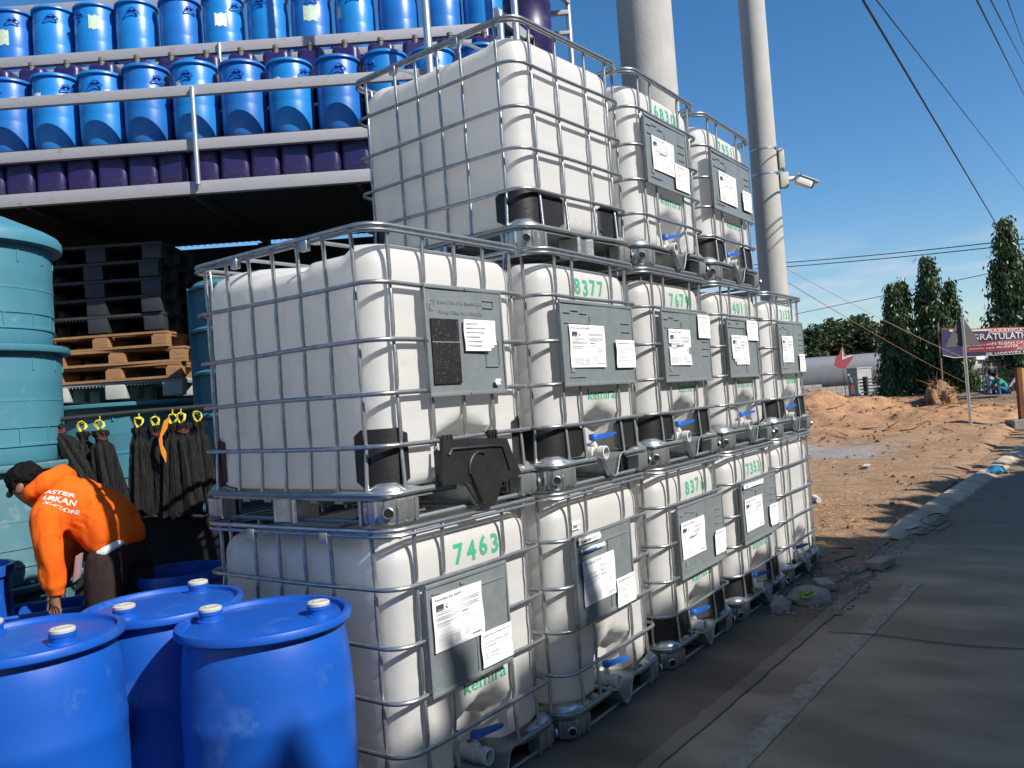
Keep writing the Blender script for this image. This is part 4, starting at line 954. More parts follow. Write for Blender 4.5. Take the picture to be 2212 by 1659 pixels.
def rack_drum(Lx, D, z, m, rot, label, grp, sc=1, stickers=(), h=1):
    t = thing('handled_drum', W(Lx, D, z), FR+rot, label, 'drum', grp); t.scale = (sc, sc, sc*h)
    for nm, fn in (('body', handle_drum_mesh), ('lid', drum_lid_mesh), ('handle', handle_mesh)):
        k = (nm, m)
        if k in hd: o = bpy.data.objects.new(nm, hd[k]); col.objects.link(o); o.parent = t
        else: o = fn().obj(nm, m if nm != 'handle' else 'drumblue', t, 45); hd[k] = o.data
    o2 = o.copy(); col.objects.link(o2); o2.parent = t; o2.rotation_euler = (0, 0, math.pi)
    for (a, zc, wd, hh, green) in stickers:
        mb = MB(); n = 6; vs = []
        for j in (0, 1):
            for i in range(n+1):
                an = a-rot-math.pi/2+(i/n-.5)*wd/.195; vs.append((.1955*math.cos(an), .1955*math.sin(an), zc+(j-.5)*hh+.008*math.sin(i*2+j)))
        mb.add(vs, [(i, i+1, n+2+i, n+1+i) for i in range(n)]); mb.obj('sticker', 'stickergreen' if green else 'paper', t, 0)
MT['stickergreen'] = mat('green_sticker', (.55, .66, .50), .7, c2=(.4, .5, .4), nscale=40)
ORD = ['first', 'second', 'third', 'fourth', 'fifth', 'sixth', 'seventh', 'eighth', 'ninth', 'tenth', 'eleventh', 'twelfth', 'thirteenth', 'fourteenth', 'fifteenth']
row2 = [(-4.266, 4.658), (-3.853, 4.67), (-3.441, 4.661), (-3.047, 4.694), (-2.615, 4.692), (-2.192, 4.67), (-1.772, 4.652), (-1.34, 4.652), (-.92, 4.665), (-.5, 4.66), (-.07, 4.66)]
random.seed(11)
mats2 = ['drummid', 'drumlight', 'drumlight', 'drummid', 'drumlight', 'drummid', 'drumlight', 'drummid', 'drumlight', 'drumlight', 'drummid']
st2 = {1: [(-.35, .40, .07, .09, 0)], 4: [(-.45, .40, .05, .09, 0)], 6: [(-.35, .40, .06, .09, 0)]}
for i, (l, zt) in enumerate(row2):
    rack_drum(l*.985, 7.245, 4.0, mats2[i], random.uniform(-.9, 1.0) if i not in (1, 6) else .9, ('blue lidded drum, %s from the left in the lower drum tier' % ORD[i]), 'blue drums on the lower tier', 1.0, st2.get(i, ()), (zt-4.0)/.60*1.0)
rowD = [-4.672, -4.26, -3.85, -3.442, -3.012, -2.586, -2.148, -1.718, -1.288, -.86, -.43, -.02]
matsD = ['drummid', 'drumlight', 'drumlight', 'drumlight', 'drummid', 'drumlight', 'drumlight', 'drummid', 'drumlight', 'drummid', 'drummid', 'drumlight']
stD = {0: [(.0, .34, .12, .13, 1)], 2: [(.38, .42, .11, .12, 1)], 5: [(.15, .36, .11, .11, 0)], 7: [(.15, .36, .13, .13, 1)], 8: [(-.7, .36, .05, .10, 1)]}
rotD = [.5, .35, -.35, .2, .8, .9, -.1, .3, .2, .45, .3, .2]
for i, l in enumerate(rowD):
    rack_drum(l, 8.18, 5.06, matsD[i], rotD[i], ('blue lidded drum, %s from the left in the upper drum tier' % ORD[i]), 'blue drums on the upper tier', 1.02, stD.get(i, ()), 1.10)
for (l, d_, lb) in ((.02, 8.75, 'tall indigo drum at the right end of the rack'),):
    mb = MB(); r = .27; mb.lathe([(0, 0), (r*.93, 0), (r, .03), (r, .3), (r*1.02, .31), (r*1.02, .33), (r, .34), (r, .62), (r*1.02, .63), (r*1.02, .65), (r, .66), (r, .92), (r*.95, .95), (r*1.02, .96), (r*1.02, .99), (0, .99)], 40, cap=False)
    tag(mb.obj('tall_drum', 'drummid2', None, 40, W(.40, 8.8, 5.06)) if False else mb.obj('tall_drum', 'indigo', None, 40, W(.42, 8.75, 5.06)), lb, 'drum')
def jerry_mesh(w_=.240, d_=.22, h=.335):
    mb = MB(); base = dens(rrect(w_, d_, .05, 0, 6, -w_/2, -d_/2), .03); n = len(base); prof = [(0, .02), (.006, .008), (.02, 0), (h*.4, 0), (h*.84, .001), (h*.91, .005), (h*.955, .013), (h*.985, .028), (h, .05), (h+.002, .1)]; vs = []
    for z_, ins in prof:
        for x, y in base:
            X = math.copysign(max(abs(x)-ins, 0), x); Y = math.copysign(max(abs(y)-ins, 0), y); Z = z_
            if z_ > h*.85: Z -= .030*sst(.075, .03, abs(x))*sst(.85*h, h, z_)*1.0
            vs.append((X, Y, Z))
    m_ = len(prof); mb.add(vs, [(i*n+k, i*n+(k+1) % n, (i+1)*n+(k+1) % n, (i+1)*n+k) for i in range(m_-1) for k in range(n)]+[tuple(range(n))[::-1], tuple(range((m_-1)*n, m_*n))])
    mb.tube([(0, -.03, h-.03), (0, -.02, h+.008), (0, .05, h+.012), (0, .085, h-.02)], .014, 8)
    return mb
jm = {}
def jerry(l, D, z, rot, label, grp):
    t = thing('jerrycan', W(l, D, z), FR+rot, label, 'jerrycan', grp); t.scale = (1.04, 1, 1.09)
    if not jm:
        o = jerry_mesh().obj('body', 'indigo', t, 45); jm['b'] = o.data
        c = MB(); c.lathe([(.024, .30), (.024, .345), (.028, .347), (.028, .372), (.024, .376), (.01, .376)], 18, 0, T(0, -.062, 0)); o = c.obj('cap', 'capgrey', t, 40); jm['c'] = o.data
    else:
        for nm, k in (('body', 'b'), ('cap', 'c')): o = bpy.data.objects.new(nm, jm[k]); col.objects.link(o); o.parent = t
for i in range(16):
    l = -4.27+i*.2585; jerry(l, 7.078, 3.576, random.uniform(-.09, .09), 'indigo jerrycan, %s from the left in the lowest tier' % ((ORD+['sixteenth'])[i]), 'indigo jerrycans on the lowest tier')
for i in range(15):
    l = -4.54+i*.3225; jerry(l, 7.72, 4.616, random.uniform(-.1, .1), 'indigo jerrycan, %s from the left in the row between the two drum tiers' % ORD[i], 'indigo jerrycans between the drum tiers')

# ================================================================== CONCRETE POLES, CCTV, CABLES
def pole(name, x, y, r0, r1, h, label, rings=()):
    t = thing(name, (x, y, 0), 0, label, 'utility pole', 'round concrete poles behind the tanks'); mb = MB()
    n = 14; mb.lathe([(r0+(r1-r0)*i/n, h*i/n) for i in range(n+1)], 48); mb.obj('shaft', 'concpole', t, 60)
    for z_ in rings:
        rr = r0+(r1-r0)*z_/h; mb = MB(); mb.lathe([(rr+.0, z_-.012), (rr+.004, z_-.011), (rr+.004, z_+.011), (rr, z_+.012)], 48, cap=False); mb.box(rr-.005, rr+.02, -.015, .015, z_-.012, z_+.012, 0, Rz(R(-100))); mb.obj('steel_band', 'galv', t, 60)
    return t
P1 = W(1.12, 8.03); pole('concrete_pole', 5.74, 1.50, .292, .265, 11, 'thick concrete pole rising behind the tank stencilled 6830')
P2 = (8.72, 1.32); p2 = pole('concrete_pole', P2[0], P2[1], .185, .155, 10.5, 'slimmer concrete pole carrying the security camera', (4.605, 4.28))
def rel(u, v, D): return LU(u, v, D)
t = thing('security_camera', (P2[0], P2[1], 0), FR, 'white bullet security camera fixed to the slimmer concrete pole', 'camera')
mb = MB(); mb.box(.165, .275, -.11, .0, 4.09, 4.29, bev=.012); mb.obj('junction_box', 'boxgrey', t, 30)
mb = MB(); mb.tube([(.27, -.05, 4.20), (.36, -.06, 4.205), (.40, -.06, 4.19)], [.034, .030, .03], 12); mb.obj('bracket', 'whitemetal', t)
hs = MB(); M_ = T(.40, -.06, 4.20) @ Ry(R(24)); hs.box(-.02, .20, -.055, .055, -.065, .035, 0, M_, bev=.022); hb = hs.obj('housing', 'whitemetal', t, 35)
hs = MB(); hs.box(-.03, .275, -.068, .068, .036, .046, 0, M_, bev=.003); hs.obj('sunshield', 'whitemetal', hb, 30)
hs = MB(); hs.lathe([(.045, 0), (.045, .02), (.02, .024)], 20, 0, M_ @ T(.198, 0, -.015) @ Ry(R(90))); hs.obj('lens', 'blackpl', hb)
t2 = thing('junction_box', (P2[0], P2[1], 0), FR, 'beige electrical box strapped to the pole above the security camera', 'electrical box')
mb = MB(); mb.box(.165, .235, -.12, .03, 4.34, 4.60, bev=.008); mb.obj('case', 'boxgrey', t2, 30); mb = MB(); mb.tube([(.22, -.05, 4.34), (.235, -.06, 4.31), (.23, -.06, 4.28)], .008, 6); mb.obj('conduit', 'cable', t2)
def cable(a, b, r, label, m='cable', sag=.01, ext=0):
    a, b = Vector(a), Vector(b); d = b-a; a = a-d*ext; b = b+d*ext; L_ = (b-a).length; n = 24
    mb = MB(); mb.tube([tuple(a+(b-a)*(i/n)+Vector((0, 0, -4*sag*L_*(i/n)*(1-i/n)))) for i in range(n+1)], r, 6); tag(mb.obj('cable', m), label, 'cable')
cable((6.384, -.447, 5.225), (44.8, .515, 6.018), .013, 'thickest black cable crossing the sky down to the right-hand tree', sag=.0, ext=.04)
cable((7.553, -.385, 5.616), (44.9, .243, 9.891), .008, 'thin black cable just right of the thickest one', sag=.0, ext=.04)
cable((8.176, -1.269, 5.538), (27.3, -.819, 9.615), .010, 'black cable in the top right corner, left of its neighbours', sag=0, ext=.04)
cable((8.262, -1.391, 5.528), (27.3, -.882, 10.515), .008, 'middle cable of the three in the top right corner', sag=0, ext=.04)
cable((8.365, -1.537, 5.515), (27.35, -.921, 11.068), .007, 'rightmost cable in the top right corner', sag=0, ext=.04)
cable((58.5, 15.65, 10.218), (50.7, .706, 8.438), .03, 'upper one of two level cables crossing low over the trees', sag=.008, ext=.4)
cable((58.5, 15.67, 9.919), (50.7, .723, 8.189), .03, 'lower one of two level cables crossing low over the trees', sag=.008, ext=.4)
cable((59.37, 14.55, 6.446), (50.67, .819, 6.82), .022, 'thin dark cable rising to the right behind the tall trees', sag=.0, ext=.3)
cable((8.86, 1.20, 3.067), (25.08, .884, 1.765), .0045, 'pink rope tied to the slimmer pole, upper of two', 'pinkrope', sag=.004)
cable((8.86, 1.20, 2.891), (22.69, .827, 1.204), .0048, 'orange rope tied to the slimmer pole, lower of two', 'rope', sag=.004)

# ================================================================== TREES
def leaf_mesh(pts, size, mode='droop', seed=0, asp=.38):
    """one small folded leaf face per point"""
    rn = np.random.RandomState(seed); n = len(pts); P = np.array(pts); vs = np.zeros((n*4, 3))
    az = rn.uniform(0, 2*np.pi, n); s = size*rn.uniform(.6, 1.3, n)
    if mode == 'droop': el = rn.uniform(-1.5, -.7, n)
    else: el = rn.uniform(-1.0, .6, n)
    d = np.stack([np.cos(az)*np.cos(el), np.sin(az)*np.cos(el), np.sin(el)], -1); rnd = rn.normal(size=(n, 3)); wv = np.cross(d, rnd); wv /= np.linalg.norm(wv, axis=1)[:, None]
    a = P; b = P+d*s[:, None]*.5+wv*s[:, None]*asp*.5; c = P+d*s[:, None]; e = P+d*s[:, None]*.5-wv*s[:, None]*asp*.5
    vs[0::4] = a; vs[1::4] = b; vs[2::4] = c; vs[3::4] = e
    mb = MB(); mb.v = [tuple(v) for v in vs]; mb.f = [(4*i, 4*i+1, 4*i+2, 4*i+3) for i in range(n)]; mb.m = [0]*n; return mb
def mast_tree(loc, h, r, label, seed, n=9000):
    t = thing('mast_tree', loc, 0, label, 'tree', 'tall narrow drooping trees'); rn = np.random.RandomState(seed); pts = []
    nb = 170
    for k in range(nb):
        f = (k+rn.rand())/nb; z_ = h*(.16+.84*f); rad = r*((1-f)**.72)*1.12*(.75+.35*rn.rand())+.05
        a = rn.uniform(0, 2*np.pi); ln = rad; drop = (.35+.5*rn.rand())*(.5+rad/r)
        m_ = int(n/nb*(.5+1.0*rad/r))
        s = rn.rand(m_)**.6; sp_ = .10+.05*r
        pts += list(np.stack([np.cos(a)*ln*s+rn.normal(0, sp_, m_), np.sin(a)*ln*s+rn.normal(0, sp_, m_), z_-drop*s**1.5*.9+rn.normal(0, .14, m_)], -1))
    pts = [p for p in pts if p[2] > .35]
    leaf_mesh(pts, .28, 'droop', seed, .34).obj('crown', 'leafdark', t, 0)
    mb = MB(); mb.tube([(0, 0, 0), (.03, 0, h*.3), (-.02, .03, h*.7), (0, 0, h*.96)], [.14, .10, .06, .015], 8); mb.obj('trunk', 'bark', t); return t
for (l, D, h, r, lb) in ((21.3, 46, 6.5, 1.0, 'leftmost narrow drooping tree, its tip level with its neighbour'), (22.05, 46.5, 6.75, .9, 'narrow drooping tree second from the left in the clump of four'), (23.35, 46, 7.9, 1.25, 'tallest narrow drooping tree of the clump of four'), (24.65, 46.4, 6.5, .95, 'right-hand narrow drooping tree of the clump of four'),
                         (25.35, 42, 9.0, 1.35, 'very tall narrow drooping tree behind the banner'), (26.9, 42.5, 7.2, 1.2, 'narrow drooping tree cut by the right edge of the photo')):
    mast_tree(W(l, D), h, r*1.02, lb, int(h*10), int(9000*r))
def broad_tree(loc, h, r, label, seed, n=6000, leaf=.42, m='leafmid', grp='bushy trees far behind the yard', low=.25, name='bushy_tree', trunk=.25, squash=.8):
    t = thing(name, loc, 0, label, 'tree', grp); rn = np.random.RandomState(seed); pts = []
    nc = 34
    for k in range(nc):
        v = rn.normal(size=3); v /= np.linalg.norm(v); q = rn.rand()**.4
        c = np.array([v[0]*r*q*.8, v[1]*r*q*.8, h*(low+1)/2+v[2]*q*h*(1-low)/2*squash]); cr = r*(.20+.22*rn.rand())
        m_ = n//nc; w_ = rn.normal(size=(m_, 3)); w_ /= np.linalg.norm(w_, axis=1)[:, None]; pts += list(c+w_*cr*(rn.rand(m_, 1)**.33)*np.array([1, 1, .75]))
    leaf_mesh(pts, leaf, 'any', seed, .6).obj('crown', m, t, 0)
    mb = MB(); mb.tube([(0, 0, 0), (.1, 0, h*.35), (0, .1, h*.6)], [trunk, trunk*.7, trunk*.4], 8)
    for k in range(5): a = k*1.25; mb.tube([(.05, 0, h*.35), (r*.3*math.cos(a), r*.3*math.sin(a), h*.55), (r*.55*math.cos(a), r*.55*math.sin(a), h*.72)], [trunk*.5, trunk*.3, trunk*.12], 6)
    mb.obj('trunk', 'bark', t); return t
for i, (u, v, D, r, lb) in enumerate(((1738, 688, 92, 3.2, 'bushy tree next to the far end of the tank stack'), (1782, 684, 95, 3.6, 'low bushy tree second from the tank stack'), (1838, 668, 97, 3.5, 'highest bushy tree of the far group'), (1876, 692, 93, 2.8, 'bushy tree just left of the narrow trees'), (1905, 712, 98, 3.0, 'bushy tree partly behind the leftmost narrow tree'), (1700, 680, 94, 3.4, 'bushy tree mostly hidden by the tank stack'), (2092, 765, 96, 2.2, 'small far tree above the banner'))):
    h = 1.59+(864.5-.0719*(u-1106)-v)/1802*D; broad_tree(W(LU(u, v, D), D), h, r, lb, 20+i, 7500, .40, low=.08)
# trees across the road, out of the photo: they throw the shade on road and lower tanks
def shade_tree(x, y, h, rx, ry, label, seed, n):
    if x < 10: rx = 3.5; n = 24000
    t = thing('roadside_tree', (x, y, 0), 0, label, 'tree', 'trees across the road'); rn = np.random.RandomState(seed)
    p = rn.rand(n, 3); P = np.stack([(p[:, 0]*2-1)*rx, (p[:, 1]*2-1)*ry*.8, 1.2+(h-1.2)*p[:, 2]**.8], -1)
    hh = h-.14*np.abs(np.sin(P[:, 0]*1.3+seed))-.12*rn.rand(n); P[:, 2] = np.minimum(P[:, 2], hh)
    leaf_mesh(P, .46, 'any', seed, .8).obj('crown', 'leafmid', t, 0)
    mb = MB(); mb.tube([(0, 0, 0), (.1, 0, h*.5)], [.3, .2], 8); mb.obj('trunk', 'bark', t)
tan = math.tan(SUN_EL)
for i, (x, h, n) in enumerate(((-6.4, 7.62, 12000), (-2.2, 7.60, 12000), (2.6, 7.42, 12000), (7.6, 7.05, 10000), (12.8, 6.95, 3000), (17.8, 6.9, 1800), (23.5, 7.1, 1600))):
    shade_tree(x, -10, h, 2.9, 1.6, 'roadside tree across the road, %s along from the near end' % ORD[i], 60+i, n)

# ================================================================== FAR YARD OBJECTS
def at(l, D, z=0): return W(l, D, z)
def yz(p): return yard_z(p.x, p.y)
# long grey tanker body
t = thing('tanker_trailer', W(31.5, 78), FR-.16, 'long grey tanker trailer parked behind the narrow trees', 'trailer')
mb = MB(); n = 24; Ln = 22
sec = [(math.cos(a)*1.35*(1 if math.sin(a) < 0 else 1), math.sin(a)*1.45) for a in np.linspace(0, 2*math.pi, 33)[:-1]]
sec = [(math.copysign(abs(y)**.75, y)*1.0*1.08, math.copysign(abs(z_)**.8, z_)*1.15) for y, z_ in sec]
vs = []; xs = [-8.0, -7.8, 0, 5, 10, 15, 15.2]
for i, x in enumerate(xs): k = .8 if i in (0, len(xs)-1) else 1; vs += [(x, y*k, 2.02+z_*k) for y, z_ in sec]
m_ = len(sec); mb.add(vs, [(i*m_+k, (i+1)*m_+k, (i+1)*m_+(k+1) % m_, i*m_+(k+1) % m_)[::-1] for i in range(len(xs)-1) for k in range(m_)]+[tuple(range(m_))[::-1], tuple(range((len(xs)-1)*m_, len(xs)*m_))]); mb.obj('tank', 'tankgrey', t, 50)
mb = MB(); mb.box(-8, 15, -.9, .9, .55, .72); mb.box(-5, 15, -1.0, -.92, .35, .42); mb.obj('chassis', 'darksteel', t, 0)
for x in (-3.6, -2.3, 12.2, 13.5):
    for y in (-.95, .95): mb = MB(); mb.lathe([(.2, -.14), (.46, -.13), (.5, -.09), (.5, .09), (.46, .13), (.2, .14)], 24, 0, T(x, y, .5) @ Rx(R(90))); mb.obj('wheel', 'blackpl', t, 35)
# hollow block wall
t = thing('block_wall', W(26.4, 70), FR, 'low unfinished wall of grey hollow blocks in front of the trailer', 'wall')
mb = MB(); rn = random.Random(2)
for r_i in range(4):
    for k in range(14):
        x = -5+k*.82+(.41 if r_i % 2 else 0)
        if r_i == 3 and x > -.6: continue
        mb.box(x, x+.79, -.1, .1, r_i*.27, r_i*.27+.25, bev=.01)
mb.obj('blocks', 'block', t, 0); mb = MB(); mb.box(-5, 6.3, -.08, .08, 0, .8); mb.obj('mortar', 'mortar', t, 0)
# concrete gate post
q = W(LU(1857, 850, 66), 66); mb = MB(); mb.box(-.78, .78, -.5, .5, 0, 2.1, bev=.03); mb.box(-.85, .85, -.55, .55, 2.1, 2.2, bev=.02); tag(mb.obj('concrete_pillar', 'block', None, 0, q, FR+.45), 'square concrete pillar right of the worker with the white cap', 'pillar')
# stack of dark pipes
t = None
mb = MB()
for k in range(5): mb.tube([(-1.5, k*.1, .25+k*.25), (4.2, k*.1, .25+k*.25)], .06, 6)
for x in (-1, 1.5, 3.8): mb.box(x-.06, x+.06, -.1, .6, 0, 1.45)
tag(mb.obj('pipe_rack', 'darksteel', None, 0, W(LU(1900, 850, 64), 64), FR), 'dark rack of long bars under the trailer', 'rack')
# white hut panel right of the narrow trees
t = thing('white_container', W(LU(2118, 812, 55), 55), FR, 'white curved container right of the narrow trees under the banner', 'container')
mb = MB(); sec = [(math.cos(a), math.sin(a)) for a in np.linspace(0, 2*math.pi, 25)[:-1]]; vs = []
for x in (-1.0, 1.1): vs += [(x, y*.8, 1.75+z_*.75) for y, z_ in sec]
m_ = 24; mb.add(vs, [(k, m_+k, m_+(k+1) % m_, (k+1) % m_)[::-1] for k in range(m_)]+[tuple(range(m_))[::-1], tuple(range(m_, 2*m_))]); mb.obj('barrel', 'bannerwhite', t, 50)
mb = MB(); mb.box(-1.0, 1.1, -.7, .7, 0, 1.0, bev=.02); mb.obj('base', 'block', t, 0)
t = thing('picket_fence', W(LU(2117, 838, 48), 48), FR, 'short dark picket fence in front of the white container', 'fence'); mb = MB()
for k in range(9): mb.box(-1.1+k*.24, -1.03+k*.24, -.03, .03, .2, 1.5-.2*(k % 2)*.4)
mb.box(-1.15, 1.1, .03, .06, .6, .7); mb.box(-1.15, 1.1, .03, .06, 1.1, 1.2); mb.obj('pickets', 'darksteel', t, 0)
# pile of hollow blocks
def hblock(loc, rot, label, sc=1):
    t = MB(); t.box(-.2, .2, -.075, .075, 0, .02, bev=.0); 
    for x in (-.2, -.075, .05, .175): t.box(x, x+.025, -.075, .075, .02, .18)
    t.box(-.2, .2, -.075, .075, .18, .2)
    o = t.obj('hollow_block', 'block', None, 0, loc, rot); o.scale = (sc, sc, sc); o.rotation_euler = (random.uniform(-.1, .1), random.uniform(-.1, .1), rot); return tag(o, label, 'block', 'hollow concrete blocks stacked near the people')
random.seed(8); c0 = W(LU(2163, 825, 42), 42); k = 0
hb0 = None
for r_i in range(9):
    for j in range(5 if r_i < 6 else 3 if r_i < 8 else 2):
        p = c0+R2*((j-2.2)*.43+(.2 if r_i % 2 else 0))+Vector((0, 0, .05+r_i*.21)); p += F2*random.uniform(-.05, .05)
        lb = 'grey hollow block, %s from the left in the %s layer of the pile' % (('first', 'second', 'third', 'fourth', 'fifth')[j], ('lowest', 'second', 'third', 'fourth', 'fifth', 'sixth', 'seventh', 'eighth', 'topmost')[r_i])
        if hb0 is None: hb0 = hblock(p, FR, lb)
        else:
            o = hb0.copy(); col.objects.link(o); o.location = p; o.rotation_euler = (random.uniform(-.05, .05), random.uniform(-.05, .05), FR+random.uniform(-.1, .1)); o['label'] = lb
# banner
t = thing('banner', W(17.6, 34), FR, 'navy and red congratulations banner strung right of the road sign', 'banner')
def bz(x, v):  # x metres from the left end
    top = 3.25-.055*x-.02*math.sin(x*1.3); bot = 2.02-.01*x+.25*max(0, .5-x)
    return bot+(top-bot)*v
mb = MB(); nx, ny = 60, 8; Lb = 8.0
def bp(x, v): return (x, .06*math.sin(x*2.1)+.04*math.sin(v*5+x), bz(x, v))
def strip_b(x0, x1, v0, v1, mi, off):
    vs = []; k = max(2, int((x1-x0)*6))
    for j in range(5):
        for i in range(k+1):
            x = x0+(x1-x0)*i/k; p = bp(x, v0+(v1-v0)*j/4); vs.append((p[0], p[1]-off, p[2]))
    mb.add(vs, [(j*(k+1)+i, j*(k+1)+i+1, (j+1)*(k+1)+i+1, (j+1)*(k+1)+i) for j in range(4) for i in range(k)], mi)
strip_b(0, Lb, 0, 1, 0, 0); strip_b(0, Lb, .965, 1.0, 1, .006); strip_b(.35, Lb, .90, .965, 2, .006); strip_b(.9, Lb, .15, .52, 1, .006); strip_b(.0, Lb, 0, .02, 2, .008)
strip_b(1.9, Lb, .80, .95, 1, .007)
def btext(s, x, v, h, wd, mi):
    vs, fs, w0 = text_geo(s, h/.7, .015); kx = wd/w0
    mb.add([(x+a[0]*kx, bp(x+a[0]*kx, v)[1]-.014, bz(x+a[0]*kx, v)+a[1]) for a in vs], fs, mi)
btext('BARANGAY POBLACION', 1.9, .83, .13, 3.6, 2); btext('CONGRATULATIONS DARWIN', .30, .58, .25, 5.6, 2)
btext('CHRISTIAN ELIJAH CAPLOTE TRICIA CRUZ', .95, .38, .11, 4.6, 2); btext('KARL LEE MONTER - JASO SANTIAGO - KARL', 1.15, .26, .11, 4.6, 2); btext('AL YSZY TOLENTINO', 3.0, .165, .10, 2.4, 2); btext('@ DARWIN INTERNATIONAL', 1.75, .045, .10, 3.6, 2)
mb.obj('cloth', ['navy', 'bannerred', 'bannerwhite'], t, 40)
for x in (-.05, 8.05): m2 = MB(); m2.tube([(x, .1, 0), (x, .1, 3.5)], .04, 8); m2.obj('post', 'woodold', t)
# road sign seen from behind
sp_ = Vector((21.30, .62, 0)); t = thing('road_sign', sp_, FR, 'triangular road sign on a pale steel pole, seen from behind', 'road sign')
mb = MB(); mb.tube([(0, 0, 0), (0, 0, 2.86)], .038, 14); mb.obj('pole', 'pipe', t)
mb = MB(); mb.prism([(-.45, 2.13), (.45, 2.13), (.04, 2.87), (-.04, 2.87)], .045, .055, 0, Matrix(((1, 0, 0, 0), (0, 0, 1, 0), (0, 1, 0, 0), (0, 0, 0, 1)))); mb.obj('sign_panel', 'signback', t, 0)
mb = MB()
for z_ in (2.3, 2.6): mb.box(-.05, .05, -.042, .05, z_-.015, z_+.015)
mb.obj('clamp', 'galv', t, 0)
# yellow and rust post on a concrete foot
q = W(LU(2204, 870, 20.4), 20.4); t = thing('painted_post', q, FR, 'rusty post with yellow side standing on a dark concrete foot at the right edge', 'post')
mb = MB(); mb.box(-.09, .02, -.06, .06, .2, 1.50); mb.obj('rusty_side', 'rustpost', t, 0); mb = MB(); mb.box(.022, .16, -.055, .055, .2, 1.48); mb.obj('yellow_side', 'yellowpost', t, 0)
mb = MB(); mb.box(-.35, .6, -.2, .2, 0, .24, bev=.02); mb.obj('foot', 'rubble', t, 0)
# cloth pennant on a stick
q = W(LU(1824, 845, 66), 66); t = thing('pennant', q, FR, 'small red and white cloth on a stick beside the worker with the white cap', 'flag')
mb = MB(); mb.tube([(0, 0, 0), (-.05, 0, 3.6)], .03, 6); mb.obj('stick', 'woodold', t)
mb = MB(); f1 = [(-.75, 2.5), (-.45, 2.3), (.1, 2.2), (.45, 2.6), (.8, 3.0), (.6, 3.3), (.25, 3.2), (.0, 4.0), (-.3, 3.3), (-.55, 3.2)]
mb.prism(f1, -.05, -.02, 0, Matrix(((1, 0, 0, 0), (0, 0, 1, 0), (0, 1, 0, 0), (0, 0, 0, 1)))); mb.obj('cloth', 'bannerred', t, 0)
mb = MB(); mb.prism([(-.1, 2.9), (.7, 3.15), (.65, 3.25), (.05, 3.1), (.02, 3.9), (-.05, 3.5)], -.08, -.06, 0, Matrix(((1, 0, 0, 0), (0, 0, 1, 0), (0, 1, 0, 0), (0, 0, 0, 1)))); mb.obj('white_stripe', 'bannerwhite', t, 0)
# uprooted stump and brush
q = W(LU(2030, 880, 27), 27); t = thing('uprooted_stump', (q.x, q.y, yard_z(q.x, q.y)-.05), 0, 'reddish brown uprooted stump and root tangle left of the sign pole', 'stump'); t.scale = (.8, .8, 1.35); rn = np.random.RandomState(4); mb = MB()
for k in range(320):
    v = rn.normal(size=3); v /= np.linalg.norm(v); v[2] = abs(v[2]); c = v*np.array([.75, .6, .62])*rn.rand()**.4; e = c+rn.normal(size=3)*np.array([.25, .25, .16]); mb.tube([tuple(c), tuple((c+e)/2+rn.normal(size=3)*.05), tuple(e)], [.022, .014, .005], 4)
mb.obj('roots', 'root', t, 0)
mb = MB(); bmx = bmesh.new(); bmesh.ops.create_icosphere(bmx, subdivisions=4, radius=1)
for v in bmx.verts: v.co = Vector((v.co.x*.85, v.co.y*.6, max(-.1, v.co.z)*.55))*(1+.25*noise.noise(v.co*2.5)+.1*noise.noise(v.co*7))
mb.bm(bmx); mb.obj('soil', 'clod', t, 0)
# litter and rubble
def blob(name, loc, s, m, label, cat, seed=0, kind=None, sub=2, amp=.35, group=None):
    bmx = bmesh.new(); bmesh.ops.create_icosphere(bmx, subdivisions=sub, radius=1)
    for v in bmx.verts:
        q = v.co*(1+amp*noise.noise(v.co*1.7+Vector((seed*3.1, 0, 0)))); v.co = Vector((q.x*s[0], q.y*s[1], max(-.35, q.z)*s[2]))
    mb = MB(); mb.bm(bmx); o = mb.obj(name, m, None, 30, loc); return tag(o, label, cat, group, kind)
blob('broken_slab', (3.95, -.24, .02), (.20, .15, .07), 'rubble', 'flat broken concrete lump beside the third tank from the far end', 'rubble', 1, amp=.2, sub=3)
blob('rubble_piece', (3.62, -.13, .02), (.11, .08, .07), 'rubble', 'small concrete rubble wedged at the tank corner', 'rubble', 2)
mb = MB(); mb.box(-.11, .11, -.06, .06, 0, .05, bev=.006); tag(mb.obj('brick', 'rubble', None, 0, (4.32, -.25, .01), .5), 'grey brick lying on the apron nearest the tanks', 'brick')
mb = MB(); mb.box(-.15, .15, -.07, .07, 0, .06, bev=.008); tag(mb.obj('broken_block', 'rubble', None, 0, (5.15, -.48, .01), -.2), 'broken grey block lying farther out on the apron', 'brick')
blob('weed', (3.80, -.27, .075), (.05, .045, .03), 'weed', 'small bright green weed on the broken slab', 'plant', 5, sub=3, amp=.9)
blob('blue_bag', (12.0, -.72, .03), (.28, .13, .07), 'bluebag', 'crumpled blue plastic bag at the kerb', 'bag', 7, sub=3, amp=.5)
mb = MB(); mb.lathe([(.035, 0), (.045, .11), (.047, .115), (.043, .115), (.033, .006)], 20, 0, Ry(R(82))); tag(mb.obj('paper_cup', 'bannerwhite', None, 40, (8.3, .84, .10), .8), 'white paper cup lying on the sand by the far tank', 'cup')
mb = MB(); mb.box(-.16, .16, -.05, .05, 0, .012); tag(mb.obj('paper_scrap', 'bannerwhite', None, 0, (12.4, 1.16, .10), .2), 'white scrap of paper lying on the open sand', 'litter')
mb = MB(); mb.box(-.12, .12, -.03, .03, 0, .01); tag(mb.obj('paper_scrap', 'bannerwhite', None, 0, (6.95, -.42, .03), -.3), 'white scrap lying in the green straps at the kerb end', 'litter')
